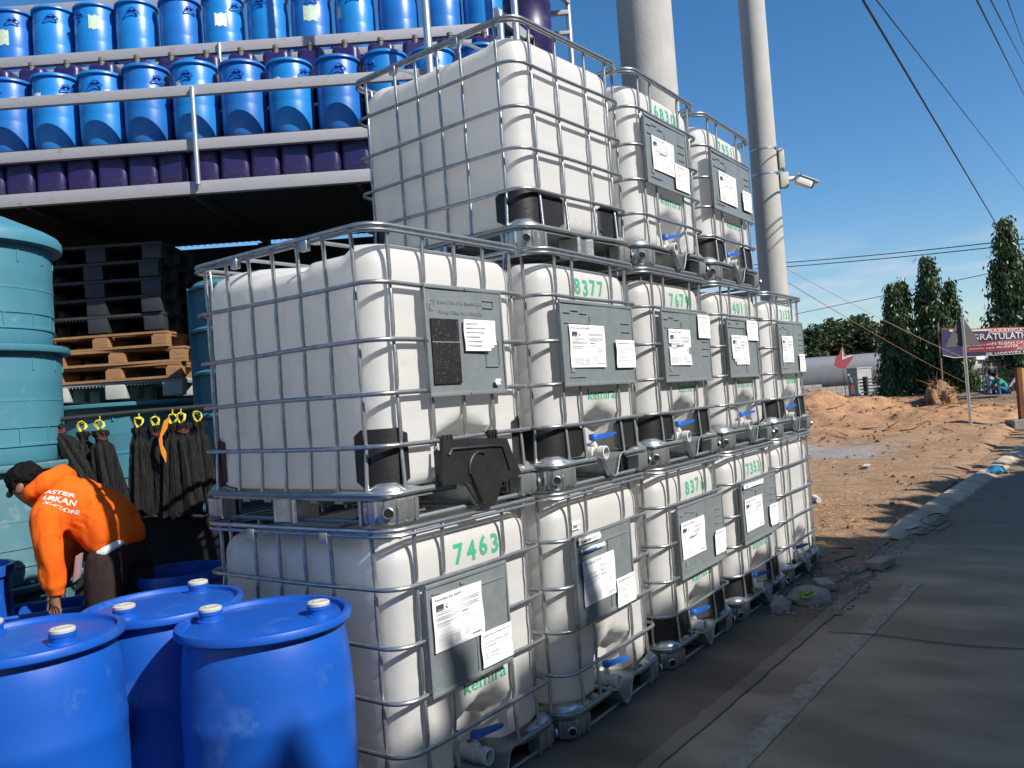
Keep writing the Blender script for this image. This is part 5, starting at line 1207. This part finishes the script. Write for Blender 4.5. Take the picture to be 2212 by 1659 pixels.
def strap(pts, label, w_=.008):
    mb = MB(); mb.tube(pts, w_, 5, flat=.35); tag(mb.obj('packing_strap', 'strap', None, 50), label, 'strap', 'green packing straps on the ground')
rn = random.Random(4)
def curl(cx, cy, r, a0, a1, z0=.01, n=18, wob=.3, sq=.5): return [(cx+r*math.cos(a)*(1+wob*math.sin(a*2.3)), cy+sq*r*math.sin(a), z0+.03*abs(math.sin(a*1.7))) for a in np.linspace(a0, a1, n)]
strap(curl(6.95, -.50, .30, 0, 5), 'green packing strap looped around the white scrap at the kerb end'); strap(curl(7.2, -.60, .35, 1, 6.5, .02), 'green packing strap coiled over the road edge near the kerb end'); strap(curl(7.45, -.55, .28, 2, 7, .015), 'outermost green packing strap near the kerb end')
strap(curl(4.85, -.20, .35, .5, 4.8), 'green packing strap curving between the tanks and the loose brick'); strap(curl(5.25, -.28, .38, 2, 6), 'green packing strap beside the broken grey block'); strap([(4.5, -.42, .01), (4.75, -.5, .02), (5.0, -.45, .012)], 'short straight green packing strap on the apron'); strap([(5.3, .12, .02), (5.6, .02, .06), (5.8, -.12, .02), (5.5, -.2, .02), (5.2, -.1, .02)], 'bent green packing strap at the far tank corner')
# scattered stones, clods, twigs: nobody could count them
rn = random.Random(9); mb = MB()
def clod(x, y, z, s):
    vs = []; k = rn.random()*6
    for i in range(6): a = i*math.pi/3+k; vs.append((x+s*rn.uniform(.7, 1.2)*math.cos(a), y+s*rn.uniform(.7, 1.2)*math.sin(a), z-s*.3))
    for i in range(4): a = i*math.pi/2+k; vs.append((x+s*rn.uniform(.3, .7)*math.cos(a), y+s*rn.uniform(.3, .7)*math.sin(a), z+s*rn.uniform(.15, .55)))
    mb.add(vs, [(0, 1, 6), (1, 2, 7, 6), (2, 3, 7), (3, 4, 8, 7), (4, 5, 9, 8), (5, 0, 6, 9), (6, 7, 8, 9)])
for k in range(3000):
    x = 6+rn.random()**1.3*34; y = -.1+rn.random()*(1.5+.32*(x-5)); s = .006+.04*rn.random()**5*(1+x/14)
    if noise.noise(Vector((x*.6, y*.6, 4))) < -.02 and rn.random() < .8: continue
    clod(x, y, yard_z(x, y)+s*.1, s)
for k in range(700):
    x = 18+rn.random()*22; y = .2+rn.random()*12; s = .02+.10*rn.random()**4; clod(x, y, yard_z(x, y)+s*.1, s)
tag(mb.obj('dirt_clods', 'clod', None, 0), 'scattered clods and stones on the sandy ground', 'clods', kind='stuff')
mb = MB()
for k in range(1500):
    if k < 900: x = 5.3+rn.random()**1.4*4; y = -.35+rn.random()*1.3
    else: x = 6.4+rn.random()*8; y = -.44-.055*(x-6.4)-rn.random()**2*.5
    a = rn.random()*6.3; l = .02+.06*rn.random(); z_ = (yard_z(x, y) if y > -.25 else 0)+.008; wv = .0015+.002*rn.random()
    mb.add([(x, y, z_), (x+l*math.cos(a), y+l*math.sin(a), z_+.01*rn.random()), (x+l*math.cos(a)-wv*math.sin(a)*2, y+l*math.sin(a)+wv*math.cos(a)*2, z_+.008), (x-wv*2*math.sin(a), y+2*wv*math.cos(a), z_+.004)], [(0, 1, 2, 3)])
tag(mb.obj('dry_straw', 'straw', None, 0), 'dry straw and leaves drifted at the kerb and tank corner', 'straw', kind='stuff')
mb = MB()
for k in range(420):
    x = 3.4+rn.random()*3.4; y = -.55+rn.random()**1.2*.6
    if y > -.02 and x < 5.35: y -= .3
    s = .006+.02*rn.random()**3; clod(x, y, .006+s*.2, s)
tag(mb.obj('gravel_bits', 'rubble', None, 0), 'loose grit and crumbs on the apron by the tanks', 'gravel', kind='stuff')
def tree_bits():
    mb = MB()
    for k in range(60):
        x = 18+rn.random()*14; y = .6+rn.random()*6; a = rn.random()*6.3; l = .2+.5*rn.random(); z_ = yard_z(x, y)+.02
        mb.tube([(x, y, z_), (x+l*.5*math.cos(a), y+l*.5*math.sin(a), z_+.1*rn.random()), (x+l*math.cos(a), y+l*math.sin(a), z_+.18*rn.random())], [.018, .013, .005], 5)
    tag(mb.obj('dead_twigs', 'root', None, 0), 'dead twigs and branches scattered over the dug ground', 'twigs', kind='stuff')
tree_bits()
for i, (l, D, ln, a) in enumerate(((25.6, 41.3, 1.9, .9), (22.8, 38, 1.7, .8))):
    q = W(LU(2160 if i == 0 else 2172, 870, 38), 38-.5*i); mb = MB(); mb.box(-.07, .07, -.02, .02, 0, 1.75, 0, Ry(R(38))); tag(mb.obj('leaning_plank', 'block', None, 0, q, FR), ('left' if i == 0 else 'right')+' one of two grey planks leaning beside the seated worker', 'plank')

# ================================================================== PEOPLE
def skin_obj(name, nodes, edges, m, parent, sub=2, root=None, loc=None):
    """nodes: {key:(x,y,z,r[,r2])}; grows a skin surface and bakes it to a mesh"""
    keys = list(nodes); me = bpy.data.meshes.new(name); me.from_pydata([nodes[k][:3] for k in keys], [(keys.index(a), keys.index(b)) for a, b in edges], [])
    o = bpy.data.objects.new(name, me); col.objects.link(o); md = o.modifiers.new('skin', 'SKIN'); md.use_smooth_shade = True; md.branch_smoothing = .6
    for i, k in enumerate(keys):
        v = nodes[k]; sv = me.skin_vertices[0].data[i]; sv.radius = (v[3], v[4] if len(v) > 4 else v[3]); sv.use_root = (k == (root or keys[0]))
    ms = o.modifiers.new('sub', 'SUBSURF'); ms.levels = sub; ms.render_levels = sub
    dg = bpy.context.evaluated_depsgraph_get(); dg.update(); nm = bpy.data.meshes.new_from_object(o.evaluated_get(dg)); bpy.data.objects.remove(o)
    nm.name = name; nm.materials.clear(); nm.materials.append(MT[m]); nm.polygons.foreach_set('use_smooth', [True]*len(nm.polygons))
    o = bpy.data.objects.new(name, nm); col.objects.link(o); o.parent = parent
    return o
def fold(o, amp, sc, seed=0):
    for v in o.data.vertices:
        n_ = noise.noise(Vector((v.co.x*sc+seed, v.co.y*sc, v.co.z*sc*.6))); v.co += v.normal*amp*n_
# --- bending worker; local frame x=R2 (image right), y=F2 (away), z up; origin on the ground below the hips
hx, hD = -2.13, 4.40
p = thing('person', W(-2.16, hD), FR, 'person in orange hooded sweatshirt and dark trousers bending over a blue bin', 'person'); p.scale = (.87, .97, 1.028)
S = dict(pelvis=(0, 0, .95, .13, .12), belly=(-.10, 0, 1.05, .125, .11), chest=(-.24, 0, 1.13, .13, .12), upper=(-.34, 0, 1.175, .12, .11), neck0=(-.41, -.0, 1.20, .06), neck=(-.445, -.005, 1.225, .055), head0=(-.475, -.01, 1.265, .075, .07), head=(-.505, -.015, 1.30, .088, .08), crown=(-.50, -.01, 1.345, .075, .07))
body = dict(S)
body.update(shn=(-.30, -.17, 1.13, .055), eln=(-.245, -.20, .93, .042), wrn=(-.235, -.19, .765, .027), pn=(-.238, -.19, .725, .034, .018),
            shf=(-.33, .17, 1.13, .055), elf=(-.36, .19, .92, .042), wrf=(-.40, .10, .76, .027), pf=(-.41, .09, .72, .034, .018),
            hpn=(.02, -.09, .90, .095), knn=(-.01, -.11, .50, .062), ann=(.06, -.11, .09, .042), ton=(-.08, -.12, .045, .04),
            hpf=(.04, .10, .90, .095), knf=(.06, .12, .50, .062), anf=(.13, .12, .09, .042), tof=(0, .13, .045, .04))
ed = [('pelvis', 'belly'), ('belly', 'chest'), ('chest', 'upper'), ('upper', 'neck0'), ('neck0', 'neck'), ('neck', 'head0'), ('head0', 'head'), ('head', 'crown'), ('upper', 'shn'), ('shn', 'eln'), ('eln', 'wrn'), ('wrn', 'pn'), ('upper', 'shf'), ('shf', 'elf'), ('elf', 'wrf'), ('wrf', 'pf'), ('pelvis', 'hpn'), ('hpn', 'knn'), ('knn', 'ann'), ('ann', 'ton'), ('pelvis', 'hpf'), ('hpf', 'knf'), ('knf', 'anf'), ('anf', 'tof')]
def fingers(nm, c, d, base, n=4, spread=.017, ln=(.055, .064, .060, .047), side=Vector((1, 0, 0)), curl=Vector((0, .4, 0))):
    for i in range(n):
        o = c+side*((i-1.5)*spread); prev = base
        for j, t_ in enumerate((.15, .55, 1.0)):
            q = o+d*(ln[i]*t_+.028)+curl*(ln[i]*t_*t_); k = '%s%d%d' % (nm, i, j); body[k] = (q.x, q.y, q.z, .0085-.001*j); ed.append((prev, k)); prev = k
    o = c+side*(-2.4*spread); prev = base
    for j, t_ in enumerate((.0, .5, 1)):
        q = o+side*(-.010*t_)+d*(.05*t_-.005)+curl*.02*t_; k = '%st%d' % (nm, j); body[k] = (q.x, q.y, q.z, .0095-.001*j); ed.append((prev, k)); prev = k
fingers('fn', Vector(body['pn'][:3]), Vector((-.15, -.05, -1)).normalized(), 'pn'); fingers('ff', Vector(body['pf'][:3]), Vector((-.2, -.05, -1)).normalized(), 'pf')
bo = skin_obj('body', body, ed, 'skin', p, 2, 'pelvis')
# face detail: looking down and to the left of the picture
def part_blob(name, c, s, m, rot=None, amp=0, sub=3, seed=0, parent=p):
    bmx = bmesh.new(); bmesh.ops.create_icosphere(bmx, subdivisions=sub, radius=1)
    for v in bmx.verts:
        f = 1+amp*noise.noise(v.co*3+Vector((seed, 0, 0))); v.co = Vector((v.co.x*s[0], v.co.y*s[1], v.co.z*s[2]))*f
    M_ = T(*c) @ (rot or Matrix()); mb = MB(); mb.bm(bmx, 0, M_); return mb.obj(name, m, parent, 0 if amp > .2 else 60)
part_blob('ear', (-.478, -.088, 1.285), (.022, .012, .03), 'skin', Ry(R(40))); part_blob('nose', (-.585, -.02, 1.255), (.022, .014, .018), 'skin', Ry(R(-30)))
hair = part_blob('hair', (-.497, -.010, 1.328), (.103, .093, .082), 'hair', Ry(R(-25)), amp=.10, sub=5)
for v in hair.data.vertices: v.co += v.normal*.008*noise.noise(v.co*60)
for v in hair.data.vertices:   # trim the hair back from the face
    if v.co.x < -.565 and v.co.z < 1.30: v.co.x = -.565+(v.co.x+.565)*.1
# clothing: tubes of cloth fused into one surface, then folded
def fused(name, tubes, m, parent, vox=.014, smooth=6, amp=0, sc=9, seed=0, ell=1.0):
    mb = MB()
    for path, rs, fl in tubes:
        pts = [Vector(p) for p in path]; P = []; Q = []
        for i in range(len(pts)-1):
            for k in range(4):
                t_ = k/4; P.append(tuple(pts[i].lerp(pts[i+1], t_))); Q.append(rs[i]+(rs[i+1]-rs[i])*t_)
        P.append(tuple(pts[-1])); Q.append(rs[-1]); mb.tube(P, Q, 24, flat=fl)
    me = bpy.data.meshes.new(name); me.from_pydata(mb.v, [], mb.f); o = bpy.data.objects.new(name, me); col.objects.link(o)
    a = o.modifiers.new('r', 'REMESH'); a.mode = 'VOXEL'; a.voxel_size = vox; b = o.modifiers.new('s', 'SMOOTH'); b.iterations = smooth; b.factor = .6
    dg = bpy.context.evaluated_depsgraph_get(); dg.update(); nm = bpy.data.meshes.new_from_object(o.evaluated_get(dg)); bpy.data.objects.remove(o)
    nm.name = name; nm.materials.clear(); nm.materials.append(MT[m]); nm.polygons.foreach_set('use_smooth', [True]*len(nm.polygons)); o = bpy.data.objects.new(name, nm); col.objects.link(o); o.parent = parent
    for v in nm.vertices:
        c = v.co; f1 = noise.noise(Vector((c.x*sc+seed, c.y*sc, c.z*sc*.5))); f2 = noise.noise(Vector((c.x*sc*2.6+seed, c.y*sc*2, c.z*sc*1.3))); v.co = c+v.normal*(amp*f1+amp*.45*f2)
    return o
torso = ([(.035, 0, .955), (.03, 0, 1.0), (.0, 0, 1.055), (-.07, 0, 1.10), (-.15, 0, 1.14), (-.235, 0, 1.17), (-.305, 0, 1.195), (-.37, 0, 1.215), (-.43, 0, 1.235)], [.148, .160, .160, .157, .158, .162, .154, .115, .080], 1.0)
slv = ([(-.28, -.10, 1.15), (-.275, -.165, 1.12), (-.262, -.195, 1.03), (-.252, -.20, .94), (-.25, -.195, .86), (-.245, -.19, .80), (-.242, -.188, .775), (-.241, -.187, .752)], [.09, .092, .082, .078, .074, .066, .046, .043], 1)
slf = ([(-.30, .10, 1.15), (-.31, .165, 1.12), (-.34, .19, .98), (-.375, .15, .85), (-.395, .11, .78), (-.40, .105, .76)], [.09, .088, .074, .064, .05, .043], 1)
hd_ = fused('sweatshirt', [torso, slv, slf], 'orange', p, .011, 4, .024, 8)
hood = fused('hood', [([(-.43, -.10, 1.245), (-.375, -.13, 1.268), (-.305, -.11, 1.305), (-.265, 0, 1.325), (-.305, .11, 1.305), (-.39, .11, 1.26)], [.030, .046, .055, .058, .055, .038], 1)], 'orange', hd_, .012, 5, .012, 12, 3)
tail = ([(.10, 0, .975), (.085, 0, .975), (.0, 0, 1.02)], [.150, .168, .160], 1)
fused('shirt_tail', [([(.05, .0, .925), (.045, 0, .935), (.03, 0, .97)], [.150, .158, .155], 1)], 'whitecloth', p, .013, 3, .006, 12)
tr = fused('trousers', [([(-.01, 0, .99), (.035, 0, .93), (.03, 0, .87)], [.13, .155, .15], 1), ([(.02, -.06, .90), (.005, -.09, .80), (.0, -.10, .66), (-.01, -.11, .50), (.03, -.11, .28), (.06, -.11, .08)], [.125, .122, .105, .092, .085, .08], 1), ([(.05, .06, .90), (.07, .09, .80), (.075, .10, .66), (.07, .12, .50), (.10, .12, .28), (.13, .12, .08)], [.125, .122, .105, .092, .085, .08], 1)], 'trouser', p, .015, 5, .012, 8)
mb = MB(); mb.add([(-.155, -.115, .93), (-.10, -.145, .95), (-.12, -.155, .83), (-.175, -.125, .80), (-.155, -.10, .93)], [(0, 3, 2, 1)]); mb.add([(-.15, -.105, .93), (-.095, -.135, .95), (-.115, -.145, .83), (-.17, -.115, .80)], [(0, 1, 2, 3)]); mb.obj('white_cloth', 'whitecloth', p, 0)
# print on the back of the sweatshirt, draped on the surface
def drape_text(lines):
    from mathutils.bvhtree import BVHTree
    me = hd_.data; bv = BVHTree.FromPolygons([v.co[:] for v in me.vertices], [tuple(q.vertices) for q in me.polygons])
    mb = MB(); d = Vector((.10, .80, -.62)).normalized()
    for s, ox, oz, h, wd, ang in lines:
        vs, fs, w0 = text_geo(s, h/.7, .022); kx = wd/w0; out = []
        for a in vs:
            u, v = a[0]*kx, a[1]; c, sn = math.cos(ang), math.sin(ang); uu, vv = u*c-v*sn, u*sn+v*c
            # plane facing the viewer, on the upper back
            o = Vector((-.30+ox+uu, -.5, 1.50+oz+vv*.8)); hit = bv.ray_cast(o, d)
            q = hit[0] if hit[0] else o+d*.5
            out.append(q-d*.004)
        mb.add(out, fs)
    mb.obj('back_print', 'whitecloth', hd_, 0)
drape_text([('ASTER', -.04, .03, .030, .17, R(-10)), ('URKAN', -.035, -.02, .042, .17, R(-10)), ('X-CORE', -.01, -.062, .026, .17, R(-12))])

def small_person(loc, rot, label, pose, top, bottom, cap=None, hairm='hair', sc=1):
    t = thing('person', loc, rot, label, 'person'); t.scale = (sc, sc, sc)
    if pose == 'stand':
        B = dict(pelvis=(0, 0, .93, .12, .10), chest=(0, .0, 1.28, .14, .10), neck=(0, 0, 1.45, .055), head0=(0, -.01, 1.53, .075), head=(0, -.01, 1.60, .085), shl=(-.17, 0, 1.38, .06), ell=(-.27, -.05, 1.14, .045), wrl=(-.38, -.2, 1.02, .03), hal=(-.43, -.25, 1.0, .035), shr=(.17, 0, 1.38, .06), elr=(.24, .02, 1.12, .045), wrr=(.20, -.10, .90, .03), har=(.19, -.14, .86, .035),
                 hl=(-.09, 0, .86, .09), kl=(-.10, -.02, .48, .065), al=(-.11, .02, .08, .045), tl=(-.12, -.10, .04, .04), hr=(.09, 0, .86, .09), kr=(.11, -.03, .48, .065), ar=(.12, .03, .08, .045), tr=(.13, -.09, .04, .04))
        jacket = {k: (v[0], v[1], v[2], *(x+.025 for x in v[3:])) for k, v in B.items() if k in ('chest', 'shl', 'ell', 'wrl', 'shr', 'elr', 'wrr', 'neck')}; jacket['hem'] = (0, 0, .95, .155, .13); jacket['neck'] = (0, 0, 1.42, .07)
        je = [('hem', 'chest'), ('chest', 'neck'), ('chest', 'shl'), ('shl', 'ell'), ('ell', 'wrl'), ('chest', 'shr'), ('shr', 'elr'), ('elr', 'wrr')]
        pants = {k: (v[0], v[1], v[2], *(x+.018 for x in v[3:])) for k, v in B.items() if k in ('pelvis', 'hl', 'kl', 'al', 'hr', 'kr', 'ar')}; hc = (0, .01, 1.63)
    elif pose == 'walk':
        B = dict(pelvis=(0, 0, .90, .12, .10), chest=(-.10, .0, 1.22, .14, .10), neck=(-.17, 0, 1.37, .055), head0=(-.20, -.01, 1.44, .075), head=(-.22, -.01, 1.50, .085), shl=(-.14, -.17, 1.30, .06), ell=(-.22, -.18, 1.08, .045), wrl=(-.40, -.15, 1.06, .03), hal=(-.46, -.14, 1.08, .035), shr=(-.10, .17, 1.30, .06), elr=(-.02, .2, 1.08, .045), wrr=(-.15, .16, .92, .03), har=(-.19, .14, .90, .035),
                 hl=(-.03, -.09, .82, .09), kl=(-.16, -.1, .48, .065), al=(-.06, -.1, .08, .045), tl=(-.18, -.1, .04, .04), hr=(.03, .09, .82, .09), kr=(.04, .1, .48, .065), ar=(.2, .1, .10, .045), tr=(.12, .1, .04, .04))
        jacket = {k: (v[0], v[1], v[2], *(x+.022 for x in v[3:])) for k, v in B.items() if k in ('chest', 'shl', 'ell', 'shr', 'elr')}; jacket['hem'] = (.0, 0, .93, .15, .13); jacket['neck'] = (-.16, 0, 1.36, .07)
        je = [('hem', 'chest'), ('chest', 'neck'), ('chest', 'shl'), ('shl', 'ell'), ('chest', 'shr'), ('shr', 'elr')]
        pants = {k: (v[0], v[1], v[2], *(x+.03 for x in v[3:])) for k, v in B.items() if k in ('pelvis', 'hl', 'kl', 'hr', 'kr')}; hc = (-.215, .01, 1.535)
    else:
        B = dict(pelvis=(0, 0, .30, .13, .11), chest=(-.18, 0, .58, .15, .11), neck=(-.30, 0, .74, .055), head0=(-.34, -.01, .79, .075), head=(-.38, -.01, .84, .085), shl=(-.22, -.17, .66, .06), ell=(-.38, -.2, .48, .045), wrl=(-.52, -.12, .36, .03), hal=(-.57, -.10, .33, .035), shr=(-.22, .17, .66, .06), elr=(-.38, .2, .48, .045), wrr=(-.52, .12, .36, .03), har=(-.57, .1, .33, .035),
                 hl=(-.05, -.1, .28, .09), kl=(-.38, -.16, .42, .065), al=(-.32, -.16, .07, .045), tl=(-.43, -.16, .04, .04), hr=(-.05, .1, .28, .09), kr=(-.38, .16, .42, .065), ar=(-.32, .16, .07, .045), tr=(-.43, .16, .04, .04))
        jacket = {k: (v[0], v[1], v[2], *(x+.03 for x in v[3:])) for k, v in B.items() if k in ('chest', 'shl', 'ell', 'shr', 'elr')}; jacket['hem'] = (0.02, 0, .32, .17, .15); jacket['neck'] = (-.28, 0, .72, .07)
        je = [('hem', 'chest'), ('chest', 'neck'), ('chest', 'shl'), ('shl', 'ell'), ('chest', 'shr'), ('shr', 'elr')]
        pants = {k: (v[0], v[1], v[2], *(x+.02 for x in v[3:])) for k, v in B.items() if k in ('pelvis', 'hl', 'kl', 'al', 'hr', 'kr', 'ar')}; hc = (-.375, .01, .87)
    be = [('pelvis', 'chest'), ('chest', 'neck'), ('neck', 'head0'), ('head0', 'head'), ('chest', 'shl'), ('shl', 'ell'), ('ell', 'wrl'), ('wrl', 'hal'), ('chest', 'shr'), ('shr', 'elr'), ('elr', 'wrr'), ('wrr', 'har'), ('pelvis', 'hl'), ('hl', 'kl'), ('kl', 'al'), ('al', 'tl'), ('pelvis', 'hr'), ('hr', 'kr'), ('kr', 'ar'), ('ar', 'tr')]
    skin_obj('body', B, be, 'skin', t, 1, 'pelvis'); skin_obj('shirt', jacket, je, top, t, 1, 'hem')
    pe = [(a, b) for a, b in be if a in pants and b in pants]; skin_obj('trousers', pants, pe, bottom, t, 1, 'pelvis')
    part_blob('cap' if cap else 'hair', hc, (.10, .105, .085), cap or hairm, None, .08, 2, 1, t)
q = W(LU(1840, 858, 62), 62); small_person((q.x, q.y, .2), FR, 'person in white cap, green shirt and red shorts beside the concrete pillar', 'walk', 'greenshirt', 'redshorts', 'bannerwhite', sc=.95)
q = W(LU(2143, 880, 38.5), 38.5); small_person((q.x, q.y, .15), FR, 'person in black jacket and pale jeans standing near the block pile', 'stand', 'blackjacket', 'jeans')
q = W(LU(2172, 880, 37.5), 37.5); small_person((q.x, q.y, .1), FR, 'person in green shirt crouching beside the leaning planks', 'sit', 'greenshirt', 'blueshirt', sc=1.25)
